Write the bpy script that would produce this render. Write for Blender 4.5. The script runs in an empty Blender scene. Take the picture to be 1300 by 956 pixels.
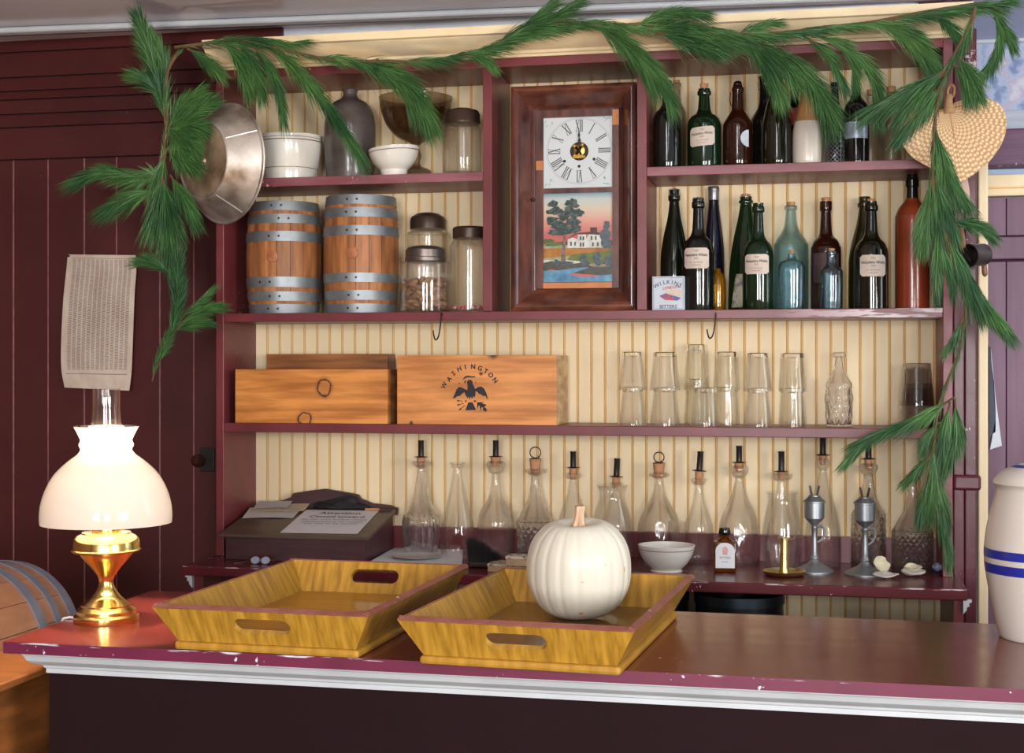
import bpy, bmesh, math, random
from mathutils import Vector, Matrix, noise as mnoise
from mathutils.geometry import tessellate_polygon
random.seed(7)
SC = bpy.context.scene
COL = SC.collection
PI = math.pi

# ------------------------------------------------------------------ camera
F, CX, HY, TH, CZ = 1845.0, 650.0, 465.0, math.radians(12.1), 1.478
CS, SN = math.cos(TH), math.sin(TH)
cam = bpy.data.cameras.new('camera'); camo = bpy.data.objects.new('camera', cam); COL.objects.link(camo)
cam.sensor_width = 36.0; cam.lens = 36.0 * F / 1300.0
cam.shift_y = (HY - 478.0) / 1300.0
cam.clip_start = 0.05
camo.location = (0, 0, CZ); camo.rotation_euler = (PI / 2, 0, TH)
SC.camera = camo

# ------------------------------------------------------------------ world, lights, exposure
SC.view_settings.view_transform = 'Standard'; SC.view_settings.look = 'None'
SC.view_settings.gamma = 1.0; SC.view_settings.use_curve_mapping = False
SC.view_settings.exposure = 0.33
SC.cycles.transparent_max_bounces = 32
SC.cycles.max_bounces = 14
SC.cycles.transmission_bounces = 14
SC.cycles.sample_clamp_indirect = 6.0
W = bpy.data.worlds.new('world'); SC.world = W; W.use_nodes = True
bg = W.node_tree.nodes['Background']; bg.inputs[0].default_value = (0.86, 0.92, 1.0, 1); bg.inputs[1].default_value = 0.5

def area(name, loc, aim, sx, sy, power, col):
    l = bpy.data.lights.new(name, 'AREA'); l.shape = 'RECTANGLE'; l.size = sx; l.size_y = sy; l.energy = power; l.color = col
    o = bpy.data.objects.new(name, l); COL.objects.link(o); o.location = loc
    o.rotation_euler = (Vector(aim) - Vector(loc)).to_track_quat('-Z', 'Y').to_euler()
    return o
# daylight through the windows of the room behind and beside the camera, and of the passage
WIN_REAR = [(-0.75, 0.35, 1.0, 2.25), (1.25, 2.25, 1.0, 2.25)]      # x0, x1, z0, z1 in the rear wall
WIN_SIDE = (-1.2, 0.4, 1.0, 2.25)                                   # y0, y1, z0, z1 in the right wall
ROOM_Y, ROOM_X0, ROOM_X1 = -3.0, -3.6, 3.1
for i, (xa, xb, za, zb_) in enumerate(WIN_REAR):
    area('window_light', ((xa + xb) / 2, ROOM_Y + 0.01, (za + zb_) / 2), ((xa + xb) / 2, 5, (za + zb_) / 2), xb - xa, zb_ - za, (150, 120)[i], (0.96, 0.98, 1.0))
ya, yb_, za, zb_ = WIN_SIDE
area('window_light', (ROOM_X1 - 0.01, (ya + yb_) / 2, (za + zb_) / 2), (-5, (ya + yb_) / 2, (za + zb_) / 2), yb_ - ya, zb_ - za, 150, (1.0, 0.98, 0.95))
area('window_light_passage', (1.85, 3.3, 1.9), (0.7, 4.3, 1.5), 0.7, 1.0, 9, (0.8, 0.9, 1.0))

# ------------------------------------------------------------------ helpers: photo measurements to metres
def ray(px, py):
    u = (px - CX) / F; v = (HY - py) / F
    return (-SN + u * CS, CS + u * SN, v)
def PY(px, py, Y):
    a, b, v = ray(px, py); t = Y / b
    return Vector((a * t, Y, CZ + v * t))
def PZ(px, py, Z):
    a, b, v = ray(px, py); t = (Z - CZ) / v
    return Vector((a * t, b * t, Z))
def PX(px, Y): return PY(px, 465, Y).x
def mpp(px, Y): return Y / ray(px, 465)[1] / F
def ZY(py, px, Y): return PY(px, py, Y).z

# ------------------------------------------------------------------ helpers: meshes
class MB:
    def __init__(s): s.v = []; s.f = []; s.m = []; s.cur = 0; s.hard = None
    def add(s, vs, fs, M=None):
        o = len(s.v)
        s.v += [tuple(M @ Vector(p)) if M else tuple(p) for p in vs]
        for f in fs: s.f.append([i + o for i in f]); s.m.append(s.cur)
        return s
    def mat(s, i): s.cur = i; return s
    def box(s, a, b, M=None, bev=0.0):
        (x0, y0, z0), (x1, y1, z1) = a, b
        if s.hard is None: s.hard = True
        if bev <= 0:
            return s.add([(x0,y0,z0),(x1,y0,z0),(x1,y1,z0),(x0,y1,z0),(x0,y0,z1),(x1,y0,z1),(x1,y1,z1),(x0,y1,z1)],
                [(3,2,1,0),(4,5,6,7),(0,1,5,4),(1,2,6,5),(2,3,7,6),(3,0,4,7)], M)
        e = min(bev, (x1-x0)/2.01, (y1-y0)/2.01, (z1-z0)/2.01)
        bm = bmesh.new(); bmesh.ops.create_cube(bm, size=1)
        for v in bm.verts: v.co = ((x0+x1)/2 + v.co.x*(x1-x0), (y0+y1)/2 + v.co.y*(y1-y0), (z0+z1)/2 + v.co.z*(z1-z0))
        bmesh.ops.bevel(bm, geom=bm.edges[:], offset=e, segments=2, affect='EDGES', profile=0.5)
        return s.bm(bm, M)
    def bm(s, bm, M=None):
        bm.verts.index_update()
        s.add([v.co.copy() for v in bm.verts], [[v.index for v in f.verts] for f in bm.faces], M); bm.free(); return s
    def lathe(s, prof, n=32, M=None, fl=None):
        vs, fs, rings = [], [], []; s.hard = False
        for k, (r, z) in enumerate(prof):
            if r < 1e-6: rings.append([len(vs)]); vs.append((0, 0, z))
            else:
                rings.append(list(range(len(vs), len(vs) + n)))
                for i in range(n):
                    a = 2 * PI * i / n; q = fl(a, k, z) if fl else 1.0
                    vs.append((r * q * math.cos(a), r * q * math.sin(a), z))
        for A, B in zip(rings, rings[1:]):
            if len(A) == 1 and len(B) == 1: continue
            for i in range(n):
                j = (i + 1) % n
                if len(A) == 1: fs.append((A[0], B[j], B[i]))
                elif len(B) == 1: fs.append((A[i], A[j], B[0]))
                else: fs.append((A[i], A[j], B[j], B[i]))
        return s.add(vs, fs, M)
    def tube(s, pts, rad, n=8, M=None, cap=True, closed=False):
        pts = [Vector(p) for p in pts]; m = len(pts); s.hard = False
        rad = [rad] * m if isinstance(rad, (int, float)) else rad
        vs, fs = [], []; up = None
        for i, p in enumerate(pts):
            t = (pts[(i+1) % m] - pts[i-1]) if closed else (pts[min(i+1, m-1)] - pts[max(i-1, 0)])
            t = t.normalized() if t.length > 1e-9 else Vector((0,0,1))
            if up is None: up = t.orthogonal().normalized()
            up = (up - t * up.dot(t)); up = up.normalized() if up.length > 1e-6 else t.orthogonal().normalized()
            w = t.cross(up)
            for k in range(n):
                a = 2 * PI * k / n
                vs.append(p + (up * math.cos(a) + w * math.sin(a)) * rad[i])
        for i in range(m if closed else m - 1):
            for k in range(n):
                A, B = i * n, ((i + 1) % m) * n
                fs.append((A + k, A + (k+1) % n, B + (k+1) % n, B + k))
        if cap and not closed:
            fs.append(tuple(range(n - 1, -1, -1))); fs.append(tuple(range((m-1)*n, m*n)))
        return s.add(vs, fs, M)
    def prism(s, outer, h, holes=(), M=None):
        """outline in local x,z ; thickness h along +y"""
        loops = [[Vector((a, b, 0)) for a, b in L] for L in [outer, *holes]]
        flat = [p for L in loops for p in L]; n = len(flat)
        tri = tessellate_polygon(loops)
        vs = [(p.x, 0, p.y) for p in flat] + [(p.x, h, p.y) for p in flat]
        fs = []
        for a, b, c in tri:
            A, B, Cc = flat[a], flat[b], flat[c]
            if (B - A).cross(Cc - A).z < 0: b, c = c, b
            fs.append((a, b, c)); fs.append((c + n, b + n, a + n))
        o = 0
        for L in loops:
            k = len(L)
            ar = sum(L[i].x * L[(i+1) % k].y - L[(i+1) % k].x * L[i].y for i in range(k))
            ccw = (ar > 0) == (L is loops[0])
            for i in range(k):
                a, b = o + i, o + (i + 1) % k
                fs.append((b, a, a + n, b + n) if ccw else (a, b, b + n, a + n))
            o += k
        return s.add(vs, fs, M)
    def ball(s, c, r, n=12, sc=(1,1,1), M=None):
        k = max(5, n // 2)
        prof = [(r * math.sin(PI * i / k), -r * math.cos(PI * i / k)) for i in range(k + 1)]
        prof[0] = (0, -r); prof[-1] = (0, r)
        T = Matrix.Translation(c) @ Matrix.Diagonal((*sc, 1))
        return s.lathe(prof, n, (M @ T) if M else T)
    def build(s, name, mats, parent=None, loc=None, smooth=None, sharp=35):
        me = bpy.data.meshes.new(name); me.from_pydata(s.v, [], s.f)
        for m in (mats if isinstance(mats, (list, tuple)) else [mats]): me.materials.append(m)
        if any(s.m): me.polygons.foreach_set('material_index', s.m)
        if smooth is not False:
            me.polygons.foreach_set('use_smooth', [True] * len(me.polygons))
            me.set_sharp_from_angle(angle=math.radians(15 if s.hard else sharp))
        me.update()
        o = bpy.data.objects.new(name, me); COL.objects.link(o)
        if parent: o.parent = parent
        if loc is not None: o.location = loc
        return o

def tag(o, label=None, cat=None, group=None, kind=None):
    if label: o['label'] = label
    if cat: o['category'] = cat
    if group: o['group'] = group
    if kind: o['kind'] = kind
    return o
def thing(name, label, cat, loc=(0,0,0), group=None, rz=0.0, rot=None):
    o = bpy.data.objects.new(name, None); COL.objects.link(o); o.location = loc; o.empty_display_size = 0.05
    o.rotation_euler = rot if rot else (0, 0, rz)
    return tag(o, label, cat, group)
def struct(o): o['kind'] = 'structure'; return o
def spl(P, k=4):
    """Catmull-Rom through tuples"""
    P = [Vector(p) for p in P]; out = []
    for i in range(len(P) - 1):
        a, b, c, d = P[max(i-1, 0)], P[i], P[i+1], P[min(i+2, len(P)-1)]
        for j in range(k):
            t = j / k
            out.append(0.5 * ((2*b) + (c-a)*t + (2*a-5*b+4*c-d)*t*t + (3*b-a-3*c+d)*t*t*t))
    out.append(P[-1]); return out
def TR(*a): return Matrix.Translation(Vector(a))
def RX(a): return Matrix.Rotation(a, 4, 'X')
def RY(a): return Matrix.Rotation(a, 4, 'Y')
def RZ(a): return Matrix.Rotation(a, 4, 'Z')

# ------------------------------------------------------------------ materials
def lin(c):
    return tuple((x/255/12.92 if x/255 <= 0.04045 else ((x/255+0.055)/1.055)**2.4) for x in c[:3]) + (1.0,)
MATS = {}
def base_mat(name):
    m = bpy.data.materials.new(name); m.use_nodes = True; MATS[name] = m
    nt = m.node_tree; return m, nt, nt.nodes['Principled BSDF']
def nd(nt, t, **kw):
    n = nt.nodes.new(t)
    for k, v in kw.items():
        if isinstance(k, str) and hasattr(n, k): setattr(n, k, v)
    return n
def pm(name, rgb, rough=0.5, metal=0.0, var=0.12, scale=12, stretch=(1,1,1), bump=0.0, rgb2=None, coat=0.0, detail=4, spec=0.5,
       rand=0.0, trans=0.0, ior=1.45, sss=0.0, rvar=0.0, lo=0.3, hi=0.7, island=False):
    m, nt, b = base_mat(name); L = nt.links
    tc = nd(nt, 'ShaderNodeTexCoord'); mp = nd(nt, 'ShaderNodeMapping'); mp.inputs['Scale'].default_value = stretch
    L.new(tc.outputs['Object'], mp.inputs['Vector'])
    nz = nd(nt, 'ShaderNodeTexNoise'); nz.inputs['Scale'].default_value = scale; nz.inputs['Detail'].default_value = detail
    L.new(mp.outputs[0], nz.inputs['Vector'])
    cr = nd(nt, 'ShaderNodeValToRGB')
    c1 = lin(rgb)
    c2 = lin(rgb2) if rgb2 else tuple(x * (1 + var) for x in c1[:3]) + (1,)
    if not rgb2: c1 = tuple(x * (1 - var) for x in c1[:3]) + (1,)
    cr.color_ramp.elements[0].position = lo; cr.color_ramp.elements[1].position = hi
    cr.color_ramp.elements[0].color = c1; cr.color_ramp.elements[1].color = c2
    L.new(nz.outputs[0], cr.inputs[0]); col = cr.outputs[0]
    if rand or island:
        if island: src = nd(nt, 'ShaderNodeNewGeometry').outputs['Random Per Island']
        else: src = nd(nt, 'ShaderNodeObjectInfo').outputs['Random']
        mr = nd(nt, 'ShaderNodeMapRange'); mr.inputs[3].default_value = 1 - rand; mr.inputs[4].default_value = 1 + rand
        L.new(src, mr.inputs[0])
        hs = nd(nt, 'ShaderNodeHueSaturation'); L.new(col, hs.inputs['Color']); L.new(mr.outputs[0], hs.inputs['Value'])
        col = hs.outputs[0]
    L.new(col, b.inputs['Base Color'])
    b.inputs['Roughness'].default_value = rough; b.inputs['Metallic'].default_value = metal
    b.inputs['Coat Weight'].default_value = coat; b.inputs['Specular IOR Level'].default_value = spec
    b.inputs['Transmission Weight'].default_value = trans; b.inputs['IOR'].default_value = ior
    b.inputs['Subsurface Weight'].default_value = sss
    if sss: b.inputs['Subsurface Radius'].default_value = (0.01, 0.008, 0.005)
    if rvar:
        mr2 = nd(nt, 'ShaderNodeMapRange'); mr2.inputs[3].default_value = max(0, rough - rvar); mr2.inputs[4].default_value = rough + rvar
        L.new(nz.outputs[0], mr2.inputs[0]); L.new(mr2.outputs[0], b.inputs['Roughness'])
    if bump:
        bp = nd(nt, 'ShaderNodeBump'); bp.inputs['Strength'].default_value = bump; bp.inputs['Distance'].default_value = 0.004
        L.new(nz.outputs[0], bp.inputs['Height']); L.new(bp.outputs[0], b.inputs['Normal'])
    return m
def chips(m, rgb=(205,200,205), scale=55, thr=0.68, second=7):
    """worn paint: small flecks of a second colour wherever two noises coincide"""
    nt = m.node_tree; L = nt.links; b = nt.nodes['Principled BSDF']
    src = b.inputs['Base Color'].links[0].from_socket
    tc = nd(nt, 'ShaderNodeTexCoord')
    n1 = nd(nt, 'ShaderNodeTexNoise'); n1.inputs['Scale'].default_value = scale; n1.inputs['Detail'].default_value = 3
    n2 = nd(nt, 'ShaderNodeTexNoise'); n2.inputs['Scale'].default_value = second
    L.new(tc.outputs['Object'], n1.inputs['Vector']); L.new(tc.outputs['Object'], n2.inputs['Vector'])
    mu = nd(nt, 'ShaderNodeMath', operation='MULTIPLY'); L.new(n1.outputs[0], mu.inputs[0]); L.new(n2.outputs[0], mu.inputs[1])
    gt = nd(nt, 'ShaderNodeMapRange'); gt.inputs[1].default_value = thr * 0.5; gt.inputs[2].default_value = thr * 0.5 + 0.02
    L.new(mu.outputs[0], gt.inputs[0])
    mx = nd(nt, 'ShaderNodeMix', data_type='RGBA'); L.new(gt.outputs[0], mx.inputs[0]); L.new(src, mx.inputs[6]); mx.inputs[7].default_value = lin(rgb)
    L.new(mx.outputs[2], b.inputs['Base Color']); return m
def glass(name, rgb=(255,255,255), refr=0.3, rough=0.0, ior=1.45):
    """vessel glass: a clear wall with mirror reflection that grows towards the rim of the form, plus a share of true refraction"""
    m = bpy.data.materials.new(name); m.use_nodes = True; nt = m.node_tree; nt.nodes.clear(); L = nt.links
    out = nd(nt, 'ShaderNodeOutputMaterial'); g = nd(nt, 'ShaderNodeBsdfGlass'); t = nd(nt, 'ShaderNodeBsdfTransparent'); gl = nd(nt, 'ShaderNodeBsdfGlossy')
    thin = nd(nt, 'ShaderNodeMixShader'); mx = nd(nt, 'ShaderNodeMixShader'); lw = nd(nt, 'ShaderNodeLayerWeight'); lw.inputs[0].default_value = 0.5
    pw = nd(nt, 'ShaderNodeMath', operation='POWER'); pw.inputs[1].default_value = 4.5; ma = nd(nt, 'ShaderNodeMath', operation='MULTIPLY_ADD'); ma.inputs[1].default_value = 0.75; ma.inputs[2].default_value = 0.04
    L.new(lw.outputs['Facing'], pw.inputs[0]); L.new(pw.outputs[0], ma.inputs[0]); L.new(ma.outputs[0], thin.inputs[0])
    c = lin(rgb); g.inputs['Color'].default_value = c; t.inputs['Color'].default_value = c; gl.inputs['Roughness'].default_value = max(rough, 0.03)
    g.inputs['Roughness'].default_value = rough; g.inputs['IOR'].default_value = ior
    L.new(t.outputs[0], thin.inputs[1]); L.new(gl.outputs[0], thin.inputs[2])
    mx.inputs[0].default_value = refr
    L.new(thin.outputs[0], mx.inputs[1]); L.new(g.outputs[0], mx.inputs[2]); L.new(mx.outputs[0], out.inputs[0]); MATS[name] = m; return m

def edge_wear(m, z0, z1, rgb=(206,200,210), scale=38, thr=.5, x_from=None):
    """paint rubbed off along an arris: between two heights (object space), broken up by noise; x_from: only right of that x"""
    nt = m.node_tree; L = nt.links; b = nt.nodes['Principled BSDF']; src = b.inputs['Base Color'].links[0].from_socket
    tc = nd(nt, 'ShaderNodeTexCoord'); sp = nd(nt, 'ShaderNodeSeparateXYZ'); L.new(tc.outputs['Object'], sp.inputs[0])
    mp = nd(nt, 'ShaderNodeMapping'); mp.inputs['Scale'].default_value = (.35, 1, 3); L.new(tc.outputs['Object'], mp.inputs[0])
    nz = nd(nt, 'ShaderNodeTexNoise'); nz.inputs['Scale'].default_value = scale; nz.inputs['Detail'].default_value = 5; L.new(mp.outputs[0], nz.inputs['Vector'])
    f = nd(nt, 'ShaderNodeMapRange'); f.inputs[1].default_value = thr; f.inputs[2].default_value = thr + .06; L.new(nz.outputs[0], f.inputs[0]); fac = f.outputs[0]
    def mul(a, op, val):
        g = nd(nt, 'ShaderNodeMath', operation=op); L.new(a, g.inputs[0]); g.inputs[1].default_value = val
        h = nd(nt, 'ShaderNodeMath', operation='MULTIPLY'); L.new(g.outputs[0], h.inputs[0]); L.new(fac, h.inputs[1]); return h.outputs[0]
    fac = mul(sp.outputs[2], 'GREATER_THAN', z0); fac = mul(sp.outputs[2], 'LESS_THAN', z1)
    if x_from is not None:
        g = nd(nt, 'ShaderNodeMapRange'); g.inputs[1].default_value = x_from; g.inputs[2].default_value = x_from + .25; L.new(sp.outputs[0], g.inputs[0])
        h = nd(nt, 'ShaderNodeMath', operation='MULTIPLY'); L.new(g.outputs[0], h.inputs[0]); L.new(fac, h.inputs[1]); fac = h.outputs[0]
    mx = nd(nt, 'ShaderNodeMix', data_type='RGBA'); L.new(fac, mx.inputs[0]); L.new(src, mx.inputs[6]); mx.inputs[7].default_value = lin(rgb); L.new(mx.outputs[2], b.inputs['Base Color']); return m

maroon = chips(pm('maroon_paint', (112,48,52), 0.36, var=0.18, scale=9, stretch=(1,1,1), bump=0.12), (188,165,172), 90, 0.90)
maroon_in = pm('maroon_paint_inside', (112,48,52), 0.36, var=0.18, scale=9, bump=0.12)
maroon_worn = chips(pm('worn_maroon_paint', (116,54,60), 0.4, rgb2=(146,92,100), scale=14, stretch=(0.4,1,2), bump=0.2), (196,176,180), 100, 0.88)
wall_red = chips(pm('dark_red_boards', (76,28,27), 0.5, var=0.14, scale=5, bump=0.1, rand=0.06), (120,60,64), 60, 0.93)
seam_mat = pm('dusty_seam', (150,92,96), 0.7, var=0.3, scale=30)
post_mat = chips(pm('post_maroon', (84,30,40), 0.3, var=0.15, scale=14, bump=0.35), (190,170,176), 120, 0.80)
counter_top = chips(pm('counter_varnish', (112,48,44), 0.18, var=0.16, scale=6, stretch=(0.5,2,1), bump=0.05, rvar=0.08), (200,180,170), 90, 0.92)
counter_edge = chips(pm('counter_edge_paint', (106,34,62), 0.4, var=0.12, scale=12), (214,210,224), 110, 0.80)
cream = pm('cream_boards', (236,213,174), 0.55, var=0.05, scale=8, stretch=(2,1,0.3), rand=0.03)
bead_mat = pm('ochre_bead', (228,184,116), 0.5, var=0.08, scale=12)
cornice_mat = pm('cream_cornice', (236,214,174), 0.5, rgb2=(214,186,142), scale=5, lo=0.45, hi=0.75, bump=0.08)
white_trim = pm('white_moulding_paint', (192,196,200), 0.4, var=0.06, scale=10)
ceil_mat = pm('grey_blue_gloss', (226,220,228), 0.2, var=0.08, scale=4, stretch=(0.3,2,1), bump=0.06)
grey_wall = pm('grey_wash', (214,216,224), 0.6, var=0.1, scale=10, bump=0.15)
needle_mat = pm('pine_needles', (40,82,46), 0.45, rgb2=(86,128,66), scale=7, rand=0.62, island=True, lo=0.35, hi=0.7)
twig_mat = pm('pine_bark', (98,72,48), 0.8, var=0.3, scale=60, bump=0.4)
# ------------------------------------------------------------------ the setting
YC, YB = 3.69, 3.92
XL, XR = PX(274, YC), PX(1209.5, YC)
ZT_MID, ZT_UP, ZT_LOW, Z_TOPB, Z_LEDGE = CZ + 0.143, CZ + 0.5075, CZ - 0.1535, CZ + 0.778, CZ - 0.515
Z_CEIL = CZ + 0.985
fl = MB().box((-4.2, -3.0, -0.06), (ROOM_X1 + .1, 5.2, 0.0)).build('floor', pm('floor_boards', (110,84,62), 0.5, var=0.25, scale=6, stretch=(8,0.6,1)))
struct(fl)
struct(MB().box((-4.2, -3.2, Z_CEIL), (PX(1241, 3.9), 5.2, Z_CEIL + 0.08)).build('ceiling', ceil_mat))
# crown bead where ceiling and wall meet (runs a few degrees off the cabinet)
def ceil_pt(px, py): return PZ(px, py, Z_CEIL)
a, b = ceil_pt(-60, 36.8), ceil_pt(1200, -12)
d = (b - a); ang = math.atan2(d.y, d.x)
t1 = bpy.data.objects.new('trim_1', None); COL.objects.link(t1); t1['kind'] = 'structure'; t1.location = a; t1.rotation_euler = (0, 0, ang)
MB().tube([(0, 0, -0.010), (d.length, 0, -0.010)], 0.009, 12).build('bead', white_trim, t1)
MB().box((0, 0.004, -0.023), (d.length, 0.02, -0.002)).build('fillet', pm('grey_fillet', (120,108,112), 0.5), t1)

# the rest of the room, behind and beside the camera
plaster = pm('room_plaster', (196,184,164), 0.8, var=.06, scale=4); sash = pm('sash_paint', (206,204,198), 0.5)
wr = bpy.data.objects.new('wall_rear', None); COL.objects.link(wr); wr['kind'] = 'structure'
xs_ = [-4.2] + [v for w in WIN_REAR for v in w[:2]] + [ROOM_X1 + .1]
for i in range(0, len(xs_), 2): MB().box((xs_[i], ROOM_Y - .1, 0), (xs_[i+1], ROOM_Y, Z_CEIL)).build('plaster', plaster, wr)
for xa, xb, za, zb_ in WIN_REAR:
    MB().box((xa, ROOM_Y - .1, 0), (xb, ROOM_Y, za)).build('plaster', plaster, wr); MB().box((xa, ROOM_Y - .1, zb_), (xb, ROOM_Y, Z_CEIL)).build('plaster', plaster, wr)
wsd = bpy.data.objects.new('wall_side', None); COL.objects.link(wsd); wsd['kind'] = 'structure'
ya, yb_, za, zb_ = WIN_SIDE
for y0_, y1_, z0_, z1_ in ((-3.0, ya, 0, Z_CEIL), (yb_, 3.0, 0, Z_CEIL), (ya, yb_, 0, za), (ya, yb_, zb_, Z_CEIL)):
    MB().box((ROOM_X1, y0_, z0_), (ROOM_X1 + .1, y1_, z1_)).build('plaster', plaster, wsd)
struct(MB().box((ROOM_X0 - .1, ROOM_Y, 0), (ROOM_X0, 3.98, Z_CEIL)).build('wall_far_left', pm('left_room_paint', (120,84,74), .7, var=.06)))
for k, (xa, xb, za, zb_) in enumerate(WIN_REAR + [WIN_SIDE]):
    w = bpy.data.objects.new('window_%d' % (k + 1), None); COL.objects.link(w); w['kind'] = 'structure'
    side = k == 2
    def bar_(a0, a1, z0_, z1_, nm):
        if side: MB().box((ROOM_X1 - .05, a0, z0_), (ROOM_X1 - .02, a1, z1_)).build(nm, sash, w)
        else: MB().box((a0, ROOM_Y + .02, z0_), (a1, ROOM_Y + .05, z1_)).build(nm, sash, w)
    for a_ in (xa, xb - .05): bar_(a_, a_ + .05, za, zb_, 'stile')
    for z_ in (za, (za + zb_) / 2 - .025, zb_ - .05): bar_(xa + .05, xb - .05, z_, z_ + .05, 'sash_rail')
    for j in (1, 2): a_ = xa + (xb - xa) * j / 3; bar_(a_ - .011, a_ + .011, za + .05, zb_ - .05, 'muntin')

# left wall: lapped horizontal boards above, vertical planks below, each its own board
YW = 3.985
WL = MB().box((-3.6, YW + 0.012, 0), (PX(358, YW), YW + 0.05, Z_CEIL)).build('wall_left', pm('wall_gap_dark', (36,12,12), 0.8)); struct(WL)
xr = PX(358, YW)
ys = [35, 64.5, 96.5, 114, 125, 143.5, 160.5, 201.5]
zb = [ZY(y, 60, YW) for y in ys]
for z1, z0 in zip(zb, zb[1:]):
    w = MB(); g = 0.0018
    w.add([(-3.6, YW, z0 + g), (xr, YW, z0 + g), (xr, YW + 0.006, z1 - g), (-3.6, YW + 0.006, z1 - g),
           (-3.6, YW + 0.014, z0 + g), (xr, YW + 0.014, z0 + g), (xr, YW + 0.014, z1 - g), (-3.6, YW + 0.014, z1 - g)],
          [(0,1,2,3), (5,4,7,6), (4,5,1,0), (3,2,6,7), (1,5,6,2), (4,0,3,7)])
    w.build('board', wall_red, WL)
seams = [-420, -330, -240, -150, -72, 17, 61, 107, 148, 203, 246, 292, 335, 358]
xs = [PX(s, YW) for s in seams]
zt = zb[-1] - 0.002
for k, (x0, x1) in enumerate(zip(xs, xs[1:])):
    w = MB().box((x0 + 0.001, YW + 0.002 * (k % 2), 0.0), (x1 - 0.001, YW + 0.015, zt), bev=0.002)
    w.build('board', wall_red, WL)
    MB().box((x1 - 0.0019, YW + 0.0006, 0.3), (x1 + 0.0019, YW + 0.013, zt)).build('seam_strip', seam_mat, WL)
# latch plate and knob on the plank wall
p = PY(257, 584, YW - 0.002); ld = thing('door_knob', 'round dark door knob on black plate, on red planks left of cabinet', 'door knob', p)
MB().box((-0.006, -0.006, -0.033), (0.040, 0.0, 0.036), bev=0.002).build('plate', pm('black_iron', (38,32,32), 0.5, var=0.2, scale=30), ld)
kb = [(0.006, 0), (0.006, 0.014), (0.014, 0.02), (0.019, 0.03), (0.018, 0.04), (0.010, 0.047), (0, 0.048)]
MB().lathe(kb, 20, RX(PI / 2)).build('knob', pm('dark_brown_knob', (54,28,18), 0.15, var=0.2), ld)

# grey wall strip above the cornice, dark strip at its right end
struct(MB().box((PX(359, 4.0), 4.0, 0.0), (PX(1166, 4.0), 4.04, Z_CEIL)).build('wall_back', grey_wall))
struct(MB().box((PX(1167, 3.99), 3.99, 0.0), (PX(1236, 3.99), 4.03, Z_CEIL)).build('trim_2', post_mat))

# passage on the right: far wall with paper, rail, lintel, planked door
YF = 4.35
def paper():
    m, nt, b = base_mat('blue_wallpaper'); L = nt.links
    tc = nd(nt, 'ShaderNodeTexCoord'); n1 = nd(nt, 'ShaderNodeTexNoise'); n1.inputs['Scale'].default_value = 24; n1.inputs['Detail'].default_value = 5
    L.new(tc.outputs['Object'], n1.inputs['Vector'])
    cr = nd(nt, 'ShaderNodeValToRGB'); e = cr.color_ramp.elements
    e[0].position = 0.34; e[0].color = lin((120,134,170)); e[1].position = 0.68; e[1].color = lin((196,194,204))
    x = cr.color_ramp.elements.new(0.47); x.color = lin((168,180,204)); x = cr.color_ramp.elements.new(0.56); x.color = lin((178,166,186))
    L.new(n1.outputs[0], cr.inputs[0]); L.new(cr.outputs[0], b.inputs['Base Color']); b.inputs['Roughness'].default_value = 0.7
    return m
def fz(y): return ZY(y, 1275, YF)
xf0, xf1 = PX(1200, YF), 1.9
WR = MB().box((xf0, YF, fz(140)), (xf1, YF + 0.04, 2.75)).build('wall_right', paper()); struct(WR)
MB().box((xf0, YF - 0.001, fz(168)), (xf1, YF + 0.04, fz(140) - 0.0005)).build('dado_strip', pm('grey_strip', (170,176,186), 0.6, var=0.12, scale=20, stretch=(0.5,1,3)), WR)
struct(MB().box((xf0, YF - 0.07, fz(215)), (xf1, YF + 0.02, fz(168)), bev=0.006).build('trim_3', chips(pm('purple_rail', (94,60,84), 0.5, var=0.25, scale=30, stretch=(0.3,1,3), bump=0.3), (170,150,170), 80, 0.74)))
struct(MB().box((xf0, YF - 0.012, fz(222.5)), (xf1, YF + 0.02, fz(215) - 0.001)).build('trim_4', pm('pale_blue_strip', (160,178,204), 0.5)))
T5 = MB().box((xf0, YF - 0.03, fz(250)), (xf1, YF + 0.02, fz(222.5) - 0.001), bev=0.003).build('trim_5', cornice_mat); struct(T5)
MB().box((xf0, YF - 0.036, fz(241)), (xf1, YF - 0.03, fz(239)), bev=0.001).build('bead', bead_mat, T5)
door_pl = pm('purple_door_paint', (98,62,82), 0.45, rgb2=(120,84,104), scale=5, stretch=(6,1,0.5), bump=0.15, rand=0.05)
D2 = MB().box((xf0, YF + 0.012, 0.0), (xf1, YF + 0.03, fz(250) - 0.002)).build('door_1', pm('door_gap_dark', (50,26,38), 0.8)); struct(D2)
for x0, x1 in ((1200,1277.5), (1277.5,1306), (1306,1336), (1336,1380)):
    for ya, yb in ((251, 299), (332, 1900)):
        MB().box((PX(x0, YF) + 0.0012, YF, max(0.0, fz(yb))), (PX(x1, YF) - 0.0012, YF + 0.011, fz(ya)), bev=0.0015).build('plank', door_pl, D2)
MB().box((xf0, YF - 0.014, fz(329.5)), (xf1, YF + 0.011, fz(301)), bev=0.003).build('rail', door_pl, D2)
struct(MB().box((PX(1241, 3.75), 3.62, ZY(50, 1275, YF)), (xf1, YF, 2.6)).build('ceiling', pm('pale_blue_ceiling', (178,186,214), 0.5, var=0.04)))

struct(MB().tube([(xf0, YF - 0.006, fz(52)), (xf1, YF - 0.006, fz(52))], 0.006, 8).build('trim_6', white_trim))
# cream casing of the passage opening
struct(MB().box((PX(1242, 3.98), 3.98, 0), (PX(1254.5, 3.98), 4.05, ZY(192, 1250, 3.98)), bev=0.004).build('trim_7', cream))
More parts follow.
